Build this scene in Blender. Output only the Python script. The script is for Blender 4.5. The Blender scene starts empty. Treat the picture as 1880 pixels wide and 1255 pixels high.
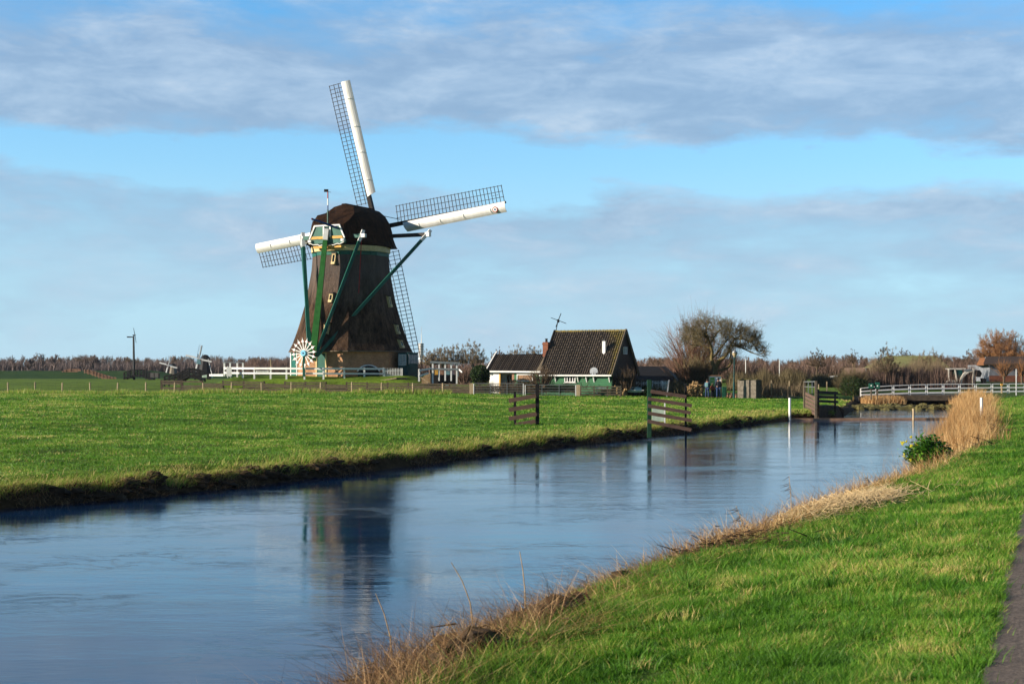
import bpy, math, random
import numpy as np
from mathutils import Vector
from math import sin, cos, pi, radians, sqrt, atan2

SC = bpy.context.scene
COL = SC.collection
F = 2600.0      # focal length of the photograph in its own pixels
HC = 2.95       # eye height over the water
random.seed(7)
RNG = np.random.default_rng(11)

def X(px, d): return (px - 940.0) / F * d
def Z(py, d): return HC - (py - 681.0) / F * d
def P(px, py, d): return Vector((X(px, d), d, Z(py, d)))

def lin(r, g, b):
    f = lambda c: (c/255/12.92) if c/255 <= .04045 else ((c/255+.055)/1.055)**2.4
    return (f(r), f(g), f(b), 1.0)

# ------------------------------------------------------------------ materials
def newmat(name):
    m = bpy.data.materials.new(name); m.use_nodes = True
    nt = m.node_tree; nt.nodes.clear()
    out = nt.nodes.new('ShaderNodeOutputMaterial')
    b = nt.nodes.new('ShaderNodeBsdfPrincipled')
    nt.links.new(b.outputs[0], out.inputs[0])
    return m, nt, b
def N(nt, typ, **kw):
    n = nt.nodes.new(typ)
    for k, v in kw.items():
        if k.startswith('i_'):
            key = k[2:]; key = int(key) if key.isdigit() else key.replace('_', ' ')
            n.inputs[key].default_value = v
        else: setattr(n, k, v)
    return n
def coords(nt, scale=(1, 1, 1), rot=(0, 0, 0)):
    tc = N(nt, 'ShaderNodeTexCoord'); mp = N(nt, 'ShaderNodeMapping')
    mp.inputs['Scale'].default_value = scale; mp.inputs['Rotation'].default_value = rot
    nt.links.new(tc.outputs['Object'], mp.inputs['Vector'])
    return mp.outputs[0]
def ramp(nt, fac, stops):
    r = N(nt, 'ShaderNodeValToRGB'); cr = r.color_ramp
    while len(cr.elements) < len(stops): cr.elements.new(.5)
    for e, (p, c) in zip(cr.elements, stops):
        e.position = p; e.color = c if len(c) == 4 else (*c, 1)
    nt.links.new(fac, r.inputs[0]); return r.outputs[0]
def noise(nt, vec, scale, detail=4, rough=.55, dist=0):
    n = N(nt, 'ShaderNodeTexNoise'); n.inputs['Scale'].default_value = scale
    n.inputs['Detail'].default_value = detail; n.inputs['Roughness'].default_value = rough
    n.inputs['Distortion'].default_value = dist
    nt.links.new(vec, n.inputs['Vector']); return n.outputs['Fac']
def mixc(nt, fac, a, b, mode='MIX'):
    m = N(nt, 'ShaderNodeMix', data_type='RGBA', blend_type=mode)
    for s, v in ((0, fac), (6, a), (7, b)):
        if isinstance(v, (int, float)): m.inputs[s].default_value = v
        elif isinstance(v, tuple): m.inputs[s].default_value = v if len(v) == 4 else (*v, 1)
        else: nt.links.new(v, m.inputs[s])
    return m.outputs[2]
def mth(nt, op, a, b=0.0, c=0.0, clamp=False):
    m = N(nt, 'ShaderNodeMath', operation=op); m.use_clamp = clamp
    for s, v in ((0, a), (1, b), (2, c)):
        if isinstance(v, (int, float)): m.inputs[s].default_value = v
        else: nt.links.new(v, m.inputs[s])
    return m.outputs[0]
def bump(nt, b, h, strength=.5, dist=.02):
    n = N(nt, 'ShaderNodeBump'); n.inputs['Strength'].default_value = strength
    n.inputs['Distance'].default_value = dist
    nt.links.new(h, n.inputs['Height']); nt.links.new(n.outputs[0], b.inputs['Normal'])

def simple(name, c1, c2=None, scale=6, stretch=(1, 1, 1), rough=.7, bmp=.3, bd=.01, spec=.3, metal=0, tint=None):
    """two-tone noise material, the colours are the thing's own"""
    m, nt, b = newmat(name)
    c2 = c2 or tuple(v*.7 for v in c1[:3])+(1,)
    v = coords(nt, stretch); f = noise(nt, v, scale, 6, .65)
    col = ramp(nt, f, [(.3, c2), (.68, c1)])
    if tint:
        a = N(nt, 'ShaderNodeAttribute', attribute_name='tint')
        col = mixc(nt, a.outputs['Fac'], col, tint)
    nt.links.new(col, b.inputs['Base Color'])
    b.inputs['Roughness'].default_value = rough; b.inputs['Metallic'].default_value = metal
    b.inputs['Specular IOR Level'].default_value = spec
    if bmp: bump(nt, b, f, bmp, bd)
    return m

def leafmat(name, cols, rough=.55, trans=.35):
    """blades and leaves: own colour varies with the stored random 'tint'; some light passes through"""
    m, nt, b = newmat(name)
    a = N(nt, 'ShaderNodeAttribute', attribute_name='tint')
    col = ramp(nt, a.outputs['Fac'], cols)
    nt.links.new(col, b.inputs['Base Color']); b.inputs['Roughness'].default_value = rough
    b.inputs['Specular IOR Level'].default_value = .25
    out = [n for n in nt.nodes if n.type == 'OUTPUT_MATERIAL'][0]
    t = N(nt, 'ShaderNodeBsdfTranslucent'); mx = N(nt, 'ShaderNodeMixShader'); mx.inputs[0].default_value = trans
    nt.links.new(col, t.inputs[0]); nt.links.new(b.outputs[0], mx.inputs[1]); nt.links.new(t.outputs[0], mx.inputs[2])
    nt.links.new(mx.outputs[0], out.inputs[0])
    return m

MT = {}
MT['white'] = simple('white_paint', lin(242, 242, 240), lin(222, 221, 215), 3, rough=.5, bmp=.1)
MT['sailwhite'] = simple('sail_board_paint', lin(240, 240, 238), lin(214, 212, 206), 1.2, (1, 1, .3), rough=.5, bmp=.1)
MT['cream'] = simple('cream_paint', lin(226, 204, 150), lin(196, 172, 120), 5, rough=.55, bmp=.1)
MT['yellow'] = simple('ochre_paint', lin(226, 176, 78), lin(190, 140, 60), 5, rough=.55, bmp=.1)
MT['teal'] = simple('teal_paint', lin(30, 104, 88), lin(18, 78, 68), 3, (1, 1, .4), rough=.5, bmp=.15)
MT['darkteal'] = simple('dark_teal_paint', lin(14, 78, 76), lin(8, 56, 58), 3, rough=.5, bmp=.15)
MT['green'] = simple('green_paint', lin(58, 122, 52), lin(40, 96, 42), 2.5, rough=.45, bmp=.1)
MT['housegreen'] = None
MT['black'] = simple('tarred_wood', lin(34, 32, 32), lin(18, 17, 18), 8, rough=.7)
MT['stock'] = simple('dark_stock_wood', lin(44, 36, 32), lin(26, 22, 21), 5, rough=.6)
MT['lath'] = simple('lath_wood', lin(58, 52, 46), lin(38, 34, 32), 6, rough=.7, bmp=0)
MT['red'] = simple('red_paint', lin(170, 44, 40), lin(140, 36, 34), 6, rough=.5, bmp=.1)
MT['blue'] = simple('pale_blue_paint', lin(120, 196, 220), lin(96, 176, 208), 6, rough=.5, bmp=.1)
MT['navy'] = simple('navy_paint', lin(40, 84, 140), lin(30, 66, 120), 6, rough=.5, bmp=.1)
MT['glass'] = simple('window_glass', lin(34, 42, 48), lin(20, 26, 30), 2, rough=.08, bmp=0, spec=.8)
MT['glasspale'] = simple('curtained_glass', lin(150, 160, 165), lin(96, 104, 110), 5, rough=.15, bmp=0, spec=.8)
MT['curtain'] = simple('curtain_behind_glass', lin(170, 130, 95), lin(110, 84, 62), 9, (1, 1, .3), rough=.3, bmp=0, spec=.6)
MT['metal'] = simple('galvanised_steel', lin(175, 178, 178), lin(140, 144, 146), 4, rough=.4, bmp=.05, metal=.6)
MT['iron'] = simple('dark_iron', lin(52, 54, 56), lin(34, 35, 37), 5, rough=.5, bmp=.1, metal=.5)
MT['greywood'] = simple('weathered_grey_wood', lin(128, 116, 98), lin(66, 58, 48), 7, (.5, .5, 5), rough=.85, bmp=.5)
MT['palewood'] = simple('pale_post_wood', lin(205, 184, 150), lin(150, 130, 100), 7, (3, 3, .6), rough=.8, bmp=.3)
MT['brownwood'] = simple('brown_gate_wood', lin(118, 94, 82), lin(72, 56, 48), 6, (.6, .6, 6), rough=.8, bmp=.5)
MT['redwood'] = simple('reddish_ramp_wood', lin(172, 134, 108), lin(120, 88, 70), 6, rough=.8)
MT['concrete'] = simple('concrete', lin(150, 140, 126), lin(96, 90, 80), 5, rough=.9, bmp=.4)
MT['deck'] = simple('bridge_concrete', lin(104, 92, 78), lin(64, 56, 48), 4, rough=.9, bmp=.4)
MT['mint'] = simple('pale_mint_paint', lin(196, 214, 196), lin(160, 184, 166), 5, rough=.6, bmp=.1)
MT['asphalt'] = simple('asphalt', lin(138, 122, 108), lin(46, 42, 40), 45, rough=.9, bmp=1, bd=.01)
MT['skin'] = simple('skin', lin(196, 150, 125), lin(180, 132, 110), 4, rough=.6, bmp=0)
MT['denim'] = simple('denim', lin(52, 72, 112), lin(34, 50, 84), 9, rough=.9, bmp=.1)
MT['darkcloth'] = simple('dark_cloth', lin(34, 36, 46), lin(22, 24, 32), 9, rough=.9, bmp=.1)
MT['bluecloth'] = simple('grey_blue_cloth', lin(70, 92, 120), lin(48, 66, 92), 9, rough=.9, bmp=.1)
MT['paleblue'] = simple('pale_teal_cloth', lin(120, 160, 165), lin(90, 130, 140), 9, rough=.9, bmp=.1)
MT['redcloth'] = simple('brick_red_cloth', lin(160, 84, 64), lin(120, 60, 48), 9, rough=.9, bmp=.1)
MT['hair'] = simple('dark_hair', lin(44, 36, 32), lin(28, 22, 20), 12, rough=.7, bmp=0)
MT['bark'] = simple('mossy_bark', lin(128, 112, 66), lin(62, 52, 36), 5, (2, 2, .7), rough=.9, bmp=.6, bd=.03)
MT['twig'] = simple('brown_twigs', lin(112, 94, 74), lin(70, 58, 48), 1.5, rough=.9, bmp=0)
MT['twigred'] = simple('reddish_twigs', lin(130, 106, 92), lin(90, 72, 64), .35, rough=.9, bmp=0)
MT['twigorange'] = simple('orange_twigs', lin(176, 130, 86), lin(124, 88, 60), .8, rough=.9, bmp=0)
MT['twigpink'] = simple('pinkish_willow_twigs', lin(150, 112, 92), lin(98, 76, 60), .8, rough=.9, bmp=0)
MT['twiggrey'] = simple('grey_brown_twigs', lin(136, 120, 114), lin(94, 82, 80), .12, rough=.9, bmp=0)
MT['twigpale'] = simple('pale_twigs', lin(150, 132, 104), lin(104, 90, 70), .5, rough=.9, bmp=0)
MT['olive'] = simple('olive_twigs', lin(124, 112, 80), lin(82, 72, 52), .7, rough=.9, bmp=0)
MT['mud'] = simple('dark_mud', lin(96, 76, 54), lin(40, 32, 24), 4, rough=.9, bmp=.8, bd=.05)
MT['deadwood'] = simple('dead_roots', lin(104, 80, 54), lin(44, 34, 26), 7, rough=.9, bmp=.5)
MT['log'] = simple('split_logs', lin(196, 164, 116), lin(110, 86, 58), 9, rough=.9, bmp=.3)
MT['exwhite'] = simple('excavator_white', lin(222, 216, 204), lin(190, 182, 168), 3, rough=.4, bmp=.05)
MT['signgreen'] = simple('sign_green', lin(118, 184, 62), lin(104, 172, 54), 5, rough=.5, bmp=0)
MT['boxgreen'] = simple('dark_green_box', lin(36, 92, 74), lin(26, 74, 60), 5, rough=.4, bmp=.05)
MT['postgreen'] = simple('dark_green_post', lin(34, 74, 50), lin(22, 54, 38), 4, rough=.6)
MT['fencewood'] = simple('dark_weathered_wood', lin(112, 98, 80), lin(44, 38, 32), 7, (.5, .5, 5), rough=.85, bmp=.5)
MT['boomwood'] = simple('boom_wood', lin(206, 166, 134), lin(160, 122, 96), 5, rough=.7)
MT['moss'] = simple('mossy_stone', lin(128, 120, 70), lin(44, 42, 30), 5, rough=.95, bmp=.9, bd=.06)
MT['darkroof'] = simple('black_roof', lin(30, 29, 30), lin(18, 18, 19), 6, rough=.8)

def thatch(name, c_lo, c_hi, topgrey=None):
    m, nt, b = newmat(name)
    v = coords(nt, (9, 9, 1.1)); f = noise(nt, v, 1.6, 8, .7)
    v2 = coords(nt, (1, 1, .45)); g = noise(nt, v2, .9, 5, .6, .4)
    col = ramp(nt, f, [(.25, c_lo), (.75, c_hi)])
    blot = ramp(nt, g, [(.35, lin(120, 110, 105)), (.65, lin(255, 255, 255))])
    rn = noise(nt, coords(nt, (2.2, 2.2, .16)), 1.5, 5, .6)
    col = mixc(nt, .75, col, blot, 'MULTIPLY')
    col = mixc(nt, .8, col, ramp(nt, rn, [(.36, lin(110, 104, 100)), (.56, lin(255, 255, 255))]), 'MULTIPLY')
    if topgrey:       # greyer tone on the upper thatch, ragged lower edge
        tc = N(nt, 'ShaderNodeTexCoord'); sp = N(nt, 'ShaderNodeSeparateXYZ')
        nt.links.new(tc.outputs['Object'], sp.inputs[0])
        h = mth(nt, 'ADD', sp.outputs[2], mth(nt, 'MULTIPLY', g, 5.0))
        w = ramp(nt, mth(nt, 'DIVIDE', h, 14.0), [(.60, (0, 0, 0)), (.86, (1, 1, 1))])
        col = mixc(nt, mth(nt, 'MULTIPLY', w, .6), col, mixc(nt, f, topgrey, tuple(c*1.5 for c in topgrey[:3])+(1,)))
    nt.links.new(col, b.inputs['Base Color']); b.inputs['Roughness'].default_value = .95
    b.inputs['Specular IOR Level'].default_value = .1
    bump(nt, b, f, 1.0, .12)
    return m
MT['thatch'] = thatch('topgrey_thatch', lin(30, 22, 17), lin(138, 110, 88), lin(96, 88, 84))
MT['capthatch'] = thatch('cap_thatch', lin(30, 20, 15), lin(88, 60, 38))

def brickmat(name, c1, c2, mortar, sc=1.0):
    m, nt, b = newmat(name)
    tc = N(nt, 'ShaderNodeTexCoord'); sp = N(nt, 'ShaderNodeSeparateXYZ'); cb = N(nt, 'ShaderNodeCombineXYZ')
    nt.links.new(tc.outputs['Object'], sp.inputs[0])
    nt.links.new(mth(nt, 'ADD', sp.outputs[0], mth(nt, 'MULTIPLY', sp.outputs[1], .8)), cb.inputs[0])
    nt.links.new(sp.outputs[2], cb.inputs[1])
    br = N(nt, 'ShaderNodeTexBrick'); br.inputs['Scale'].default_value = 4.2*sc
    br.inputs['Color1'].default_value = c1; br.inputs['Color2'].default_value = c2; br.inputs['Mortar'].default_value = mortar
    br.inputs['Mortar Size'].default_value = .018; nt.links.new(cb.outputs[0], br.inputs['Vector'])
    f = noise(nt, coords(nt), 1.2, 5)
    col = mixc(nt, .6, br.outputs[0], ramp(nt, f, [(.3, lin(150, 140, 130)), (.7, lin(255, 255, 255))]), 'MULTIPLY')
    nt.links.new(col, b.inputs['Base Color']); b.inputs['Roughness'].default_value = .9
    bump(nt, b, br.outputs['Fac'], -.4, .01); return m
MT['brick'] = brickmat('mill_brick', lin(205, 152, 108), lin(172, 118, 80), lin(190, 172, 142))
MT['redbrick'] = brickmat('chimney_brick', lin(150, 84, 58), lin(122, 64, 44), lin(140, 120, 100))
MT['palebrick'] = brickmat('pale_brick', lin(190, 160, 116), lin(160, 128, 90), lin(170, 156, 130))

def siding(name, c1, c2, pitch, axis=2):
    m, nt, b = newmat(name)
    tc = N(nt, 'ShaderNodeTexCoord'); sp = N(nt, 'ShaderNodeSeparateXYZ'); nt.links.new(tc.outputs['Object'], sp.inputs[0])
    fr = mth(nt, 'FRACT', mth(nt, 'DIVIDE', sp.outputs[axis], pitch))
    f = noise(nt, coords(nt, (1, 1, 3)), 2.5, 5)
    col = ramp(nt, f, [(.3, c2), (.7, c1)])
    col = mixc(nt, ramp(nt, fr, [(.0, (.75,)*3), (.1, (0,)*3)]), col, tuple(c*.25 for c in c2[:3])+(1,))
    nt.links.new(col, b.inputs['Base Color']); b.inputs['Roughness'].default_value = .55
    bump(nt, b, fr, .6, .02); return m
MT['housegreen'] = siding('green_boards', lin(34, 112, 66), lin(20, 84, 50), .2)
MT['blackboards'] = siding('black_boards', lin(30, 34, 38), lin(18, 20, 24), .2)

def tilemat(name, c1, c2, moss):
    m, nt, b = newmat(name)
    a = N(nt, 'ShaderNodeAttribute', attribute_name='tint')
    v = coords(nt); f = noise(nt, v, 3.0, 7, .7); g = noise(nt, v, .55, 4, .6)
    f2 = noise(nt, v, 9.0, 5, .7)
    col = ramp(nt, f2, [(.3, c2), (.7, c1)])
    mk = mth(nt, 'MULTIPLY', mth(nt, 'SUBTRACT', mth(nt, 'ADD', mth(nt, 'MULTIPLY', mth(nt, 'ADD', f, g), .5), a.outputs['Fac']), .76), 4.0, clamp=True)
    col = mixc(nt, mk, col, ramp(nt, f, [(.35, lin(112, 108, 84)), (.62, moss)]))
    nt.links.new(col, b.inputs['Base Color']); b.inputs['Roughness'].default_value = .9
    bump(nt, b, f2, .5, .02); return m
MT['tile'] = tilemat('old_pantiles', lin(112, 100, 88), lin(62, 54, 47), lin(134, 116, 48))
MT['tile2'] = simple('brown_roof_tiles', lin(88, 70, 56), lin(44, 36, 32), 3, (3, 3, 1), rough=.9)

# ------------------------------------------------------------------ mesh builder
class Fr:
    def __init__(s, o, ex, ey=None, ez=(0, 0, 1)):
        s.o = Vector(o); s.ex = Vector(ex).normalized(); s.ez = Vector(ez).normalized()
        s.ey = Vector(ey).normalized() if ey is not None else s.ez.cross(s.ex).normalized()
    def p(s, u, v, w): return s.o + s.ex*u + s.ey*v + s.ez*w
WF = Fr((0, 0, 0), (1, 0, 0), (0, 1, 0))
class MB:
    def __init__(s): s.v = []; s.f = []; s.t = []
    def add(s, vs, fs, t=.5):
        o = len(s.v); s.v.extend([tuple(p) for p in vs]); s.f.extend([tuple(i+o for i in f) for f in fs])
        s.t.extend([t]*len(vs)); return s
    def box(s, fr, u, v, w, t=.5):
        vs = [fr.p(a, b, c) for c in w for b in v for a in u]
        return s.add(vs, [(0, 2, 3, 1), (4, 5, 7, 6), (0, 1, 5, 4), (2, 6, 7, 3), (0, 4, 6, 2), (1, 3, 7, 5)], t)
    def beam(s, p0, p1, w, h=None, up=(0, 0, 1), w1=None, h1=None):
        h = h or w; w1 = w1 or w; h1 = h1 or h
        p0 = Vector(p0); p1 = Vector(p1); d = (p1-p0).normalized(); up = Vector(up)
        if abs(d.dot(up)) > .98: up = Vector((0, 1, 0))
        a = d.cross(up).normalized(); b = a.cross(d).normalized()
        vs = [p0+a*x*w/2+b*y*h/2 for x, y in ((-1, -1), (1, -1), (1, 1), (-1, 1))]
        vs += [p1+a*x*w1/2+b*y*h1/2 for x, y in ((-1, -1), (1, -1), (1, 1), (-1, 1))]
        return s.add(vs, [(3, 2, 1, 0), (4, 5, 6, 7), (0, 1, 5, 4), (1, 2, 6, 5), (2, 3, 7, 6), (3, 0, 4, 7)])
    def tube(s, pts, rs, n=6, cap=True, t=.5):
        pts = [Vector(p) for p in pts]
        if isinstance(rs, (int, float)): rs = [rs]*len(pts)
        vs = []; 
        for i, p in enumerate(pts):
            d = (pts[min(i+1, len(pts)-1)]-pts[max(i-1, 0)]).normalized()
            up = Vector((0, 0, 1)) if abs(d.z) < .9 else Vector((1, 0, 0))
            a = d.cross(up).normalized(); b = a.cross(d)
            vs += [p+(a*cos(2*pi*k/n)+b*sin(2*pi*k/n))*rs[i] for k in range(n)]
        fs = [(i*n+k, i*n+(k+1) % n, (i+1)*n+(k+1) % n, (i+1)*n+k) for i in range(len(pts)-1) for k in range(n)]
        if cap: fs += [tuple(range(n))[::-1], tuple((len(pts)-1)*n+k for k in range(n))]
        return s.add(vs, fs, t)
    def prism(s, pts, ext):
        n = len(pts); pts = [Vector(p) for p in pts]; e = Vector(ext)
        vs = pts + [p+e for p in pts]
        return s.add(vs, [tuple(range(n)), tuple(range(2*n-1, n-1, -1))]+[(k, k+n, (k+1) % n+n, (k+1) % n) for k in range(n)])
    def loft(s, rings, closed=True, cap=True, t=.5):
        n = len(rings[0]); vs = [p for r in rings for p in r]
        m = n if closed else n-1
        fs = [(i*n+k, i*n+(k+1) % n, (i+1)*n+(k+1) % n, (i+1)*n+k) for i in range(len(rings)-1) for k in range(m)]
        if cap: fs += [tuple(range(n))[::-1], tuple((len(rings)-1)*n+k for k in range(n))]
        return s.add(vs, fs, t)
    def blob(s, c, r, seed=0, n=8, m=6, jit=.2, sq=(1, 1, 1), t=.5):
        rg = random.Random(seed); vs = []; c = Vector(c)
        for i in range(m+1):
            th = pi*i/m
            for k in range(n):
                q = 1+rg.uniform(-jit, jit)
                vs.append(c+Vector((sin(th)*cos(2*pi*k/n)*sq[0], sin(th)*sin(2*pi*k/n)*sq[1], cos(th)*sq[2]))*r*q)
        fs = [(i*n+k, (i+1)*n+k, (i+1)*n+(k+1) % n, i*n+(k+1) % n) for i in range(m) for k in range(n)]
        return s.add(vs, fs, t)
    def build(s, name, mat, parent=None, smooth=False, bevel=0):
        o0 = Vector(parent_loc(parent)) if parent else Vector((0, 0, 0))
        me = bpy.data.meshes.new(name)
        me.from_pydata([(p[0]-o0.x, p[1]-o0.y, p[2]-o0.z) for p in s.v], [], s.f); me.update()
        at = me.attributes.new('tint', 'FLOAT', 'POINT'); at.data.foreach_set('value', s.t)
        return link(name, me, mat, parent, smooth, bevel)
def parent_loc(p):
    l = Vector((0, 0, 0))
    while p: l += p.location; p = p.parent
    return l
def link(name, me, mat, parent=None, smooth=False, bevel=0):
    me.materials.append(MT[mat] if isinstance(mat, str) else mat)
    o = bpy.data.objects.new(name, me); COL.objects.link(o)
    if smooth: me.polygons.foreach_set('use_smooth', [True]*len(me.polygons))
    if bevel:
        b = o.modifiers.new('bevel', 'BEVEL'); b.width = bevel; b.segments = 2; b.limit_method = 'ANGLE'
    if parent: o.parent = parent
    return o
def tag(o, label=None, cat=None, group=None, kind=None):
    if label: o['label'] = label
    if cat: o['category'] = cat
    if group: o['group'] = group
    if kind: o['kind'] = kind
    return o
def thing(name, label, cat, loc=(0, 0, 0), group=None):
    o = bpy.data.objects.new(name, None); COL.objects.link(o); o.location = loc
    o.empty_display_size = .3
    return tag(o, label, cat, group)
def copy_thing(root, loc, rotz=0, label=None, scale=None):
    r = root.copy(); COL.objects.link(r); r.location = loc; r.rotation_euler = (0, 0, rotz)
    if label: r['label'] = label
    if scale: r.scale = (scale,)*3
    for ch in list(root.children):
        c = ch.copy(); COL.objects.link(c); c.parent = r
        for g in list(ch.children):
            d = g.copy(); COL.objects.link(d); d.parent = c
    return r
def npmesh(name, verts, quads, tris, tint, mat, parent=None):
    """fast mesh from numpy arrays"""
    me = bpy.data.meshes.new(name)
    nv = len(verts); nq = len(quads); ntr = len(tris)
    me.vertices.add(nv); me.vertices.foreach_set('co', np.asarray(verts, np.float32).ravel())
    loops = np.concatenate([np.asarray(quads, np.int32).ravel(), np.asarray(tris, np.int32).ravel()])
    me.loops.add(len(loops)); me.loops.foreach_set('vertex_index', loops)
    starts = np.concatenate([np.arange(nq)*4, nq*4+np.arange(ntr)*3]).astype(np.int32)
    me.polygons.add(nq+ntr); me.polygons.foreach_set('loop_start', starts)
    me.update(calc_edges=True)
    at = me.attributes.new('tint', 'FLOAT', 'POINT'); at.data.foreach_set('value', np.asarray(tint, np.float32))
    return link(name, me, mat, parent)
def blades(name, base, height, width, lean, tint, mat, parent=None, parentloc=None, curve=1.0, tip=.0):
    """n tapered bent blades in one mesh; base (n,3), lean (n,2) horizontal reach at the tip"""
    n = len(base); a = RNG.uniform(0, 2*pi, n)
    sx = np.stack([np.cos(a), np.sin(a), np.zeros(n)], 1)*width[:, None]*.5
    def at(t, wf):
        c = base.copy(); c[:, :2] += lean*(t**(1+curve)); c[:, 2] += height*t
        return c-sx*wf, c+sx*wf
    A, B = at(0, 1); C_, D = at(.5, .75); E, G_ = at(1, max(tip, .01)); T = (E+G_)/2
    v = np.stack([A, B, C_, D, T], 1)
    if parentloc is not None: v = v-np.array(parentloc)
    i = np.arange(n)[:, None]*5
    q = i+np.array([[0, 1, 3, 2]]); t = i+np.array([[2, 3, 4]])
    return npmesh(name, v.reshape(-1, 3), q, t, np.repeat(tint, 5), mat, parent)

# value noise for terrain
_tab = np.random.default_rng(5).random((256, 256))
def vn(x, y):
    x = np.asarray(x, float); y = np.asarray(y, float)
    xi = np.floor(x).astype(int); yi = np.floor(y).astype(int); fx = x-xi; fy = y-yi
    fx = fx*fx*(3-2*fx); fy = fy*fy*(3-2*fy)
    g = lambda a, b: _tab[a % 256, b % 256]
    return (g(xi, yi)*(1-fx)+g(xi+1, yi)*fx)*(1-fy)+(g(xi, yi+1)*(1-fx)+g(xi+1, yi+1)*fx)*fy
def fbm(x, y, o=4):
    s = 0; a = .5
    for k in range(o): s = s+a*(vn(x*2**k+k*17.3, y*2**k+k*9.1)-.5); a *= .5
    return s
def sstep(a, b, x): t = np.clip((np.asarray(x, float)-a)/(b-a), 0, 1); return t*t*(3-2*t)
# ------------------------------------------------------------------ terrain
LP = np.array([(-60, -70), (0, -31), (20, -17.5), (30.2, -10.9), (33.2, -8.4), (38.5, -5.6), (47.3, -1.64), (62.9, 5.8),
               (75, 11.9), (84.3, 16.2), (86.0, 17.2), (87.5, 20.2), (92, 21.6), (100, 23.8), (108, 26.2), (126, 31), (150, 38), (5000, 1500)], float)
RP = np.array([(-60, -38), (0, -7), (9, -2.55), (13.4, -1.1), (16, .3), (20, 2.3), (28, 6.2), (37, 10.3), (45, 13.0),
               (60, 18), (77, 23.9), (90, 28.5), (108, 34), (126, 39), (150, 47), (5000, 1600)], float)
def Lx(y): y = np.asarray(y, float); return np.interp(y, LP[:, 0], LP[:, 1])+.5*fbm(y*.45, y*0+3, 3)+.25*fbm(y*1.7, y*0+9, 2)
def Rx(y): y = np.asarray(y, float); return np.interp(y, RP[:, 0], RP[:, 1])+.5*fbm(y*.5, y*0+31, 3)
def PathL(y): y = np.asarray(y, float); return 2.4+.38*(y-7.25)-.0004*np.clip(y-40, 0, 200)**2+.03*fbm(y*2.2, y*0+50, 3)
def hgt(x, y):
    x = np.asarray(x, float); y = np.asarray(y, float); x, y = np.broadcast_arrays(x, y)
    L = Lx(y); R = Rx(y); m = (L+R)/2
    # left land
    t = L-x
    lump = .8*np.clip(1-np.abs(t-.5)/1.3, 0, 1)*(.55*fbm(x*1.1, y*1.1, 3)+.25*fbm(x*3, y*3, 2))*1.1
    zl = -.8+sstep(-.9, 0, t)*.78+sstep(0, .55, t)*.34+sstep(.4, 2.2, t)*.24+sstep(2, 42, t)*.52+lump*sstep(-.1, .3, t)
    zl = zl+.10*fbm(x*.25, y*.25, 3)*sstep(2, 8, t)+.10*fbm(x*.9, y*.9, 3)*sstep(1, 3, t)
    # spur of earth beside the sluice fence stays low
    # mill mound
    mx = np.clip(np.minimum(x+26.3, -8.2-x), -9, 9); fr = np.clip((y-122.6)/5.0, -1, 1)
    yf = 126-(np.clip(x, -40, 5)+31.2)/27.6*5.5; mound = sstep(-3.2, 1.2, mx)*(sstep(.3, 1.8, y-yf)*.66+sstep(1.5, 6.0, y-yf)*.34)*(1-sstep(146, 156, y))
    zl = zl+mound*1.45
    # back country
    zl = zl+sstep(150, 280, y)*.38
    dk = sstep(283, 300, y)*(1-sstep(306, 322, y))*(1-sstep(-76, -70, x))
    zl = zl+dk*1.55
    # right land: bank and dike
    t = x-R
    pl = PathL(y)
    zr = -.8+sstep(-.9, 0, t)*.8+sstep(0, .9, t)*.52+sstep(.8, 2.3, t)*.42
    zr = zr+.41*sstep(2.0, 6.5, t)*(1-sstep(95, 125, y))
    zr = zr+.055*fbm(x*.9, y*.9, 3)*sstep(.3, 2, t)*(1-sstep(pl-.7, pl-.1, x))+.12*fbm(x*2.3, y*2.3, 2)*sstep(.1, .5, t)*(1-sstep(2, 3, t))
    z = np.where(x < m, zl, zr)
    # canal ends behind the bridge
    fill = sstep(136, 146, y)
    land = .95+sstep(150, 280, y)*.38
    inside = (x > L-1.5) & (x < R+1.5)
    z = np.where(inside, z*(1-fill)+land*fill, z)
    return z
def hz(x, y): return float(hgt(np.array([x]), np.array([y]))[0])
def G(px, d, dz=0.0):                      # the ground point under photo column px at distance d
    x = X(px, d); return Vector((x, d, hz(x, d)+dz))

def grid(name, ys, offs, side, mat):
    ys = np.array(ys); offs = np.array(offs)
    L = Lx(ys); R = Rx(ys); m = (L+R)/2
    ref = L if side < 0 else R
    x = ref[:, None]+side*offs[None, :]
    # the columns nearest the water run out to the middle of the canal
    x[:, 0] = m
    y = np.broadcast_to(ys[:, None], x.shape)
    z = hgt(x+(-side)*-1e-6*side, y)
    z[:, 0] = np.where(ys > 140, z[:, 1], -.8)
    v = np.stack([x, y, z], -1).reshape(-1, 3)
    r, c = x.shape; i = np.arange(r-1)[:, None]*c+np.arange(c-1)[None, :]
    if side < 0: q = np.stack([i, i+c, i+c+1, i+1], -1)
    else: q = np.stack([i, i+1, i+c+1, i+c], -1)
    o = npmesh(name, v, q.reshape(-1, 4), np.zeros((0, 3), int), np.full(len(v), .5), mat)
    o.data.polygons.foreach_set('use_smooth', [True]*len(o.data.polygons))
    return o
def grow(a, b, s0, k):
    r = [a]; s = s0
    while r[-1] < b: r.append(r[-1]+s); s *= k
    return r
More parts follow.
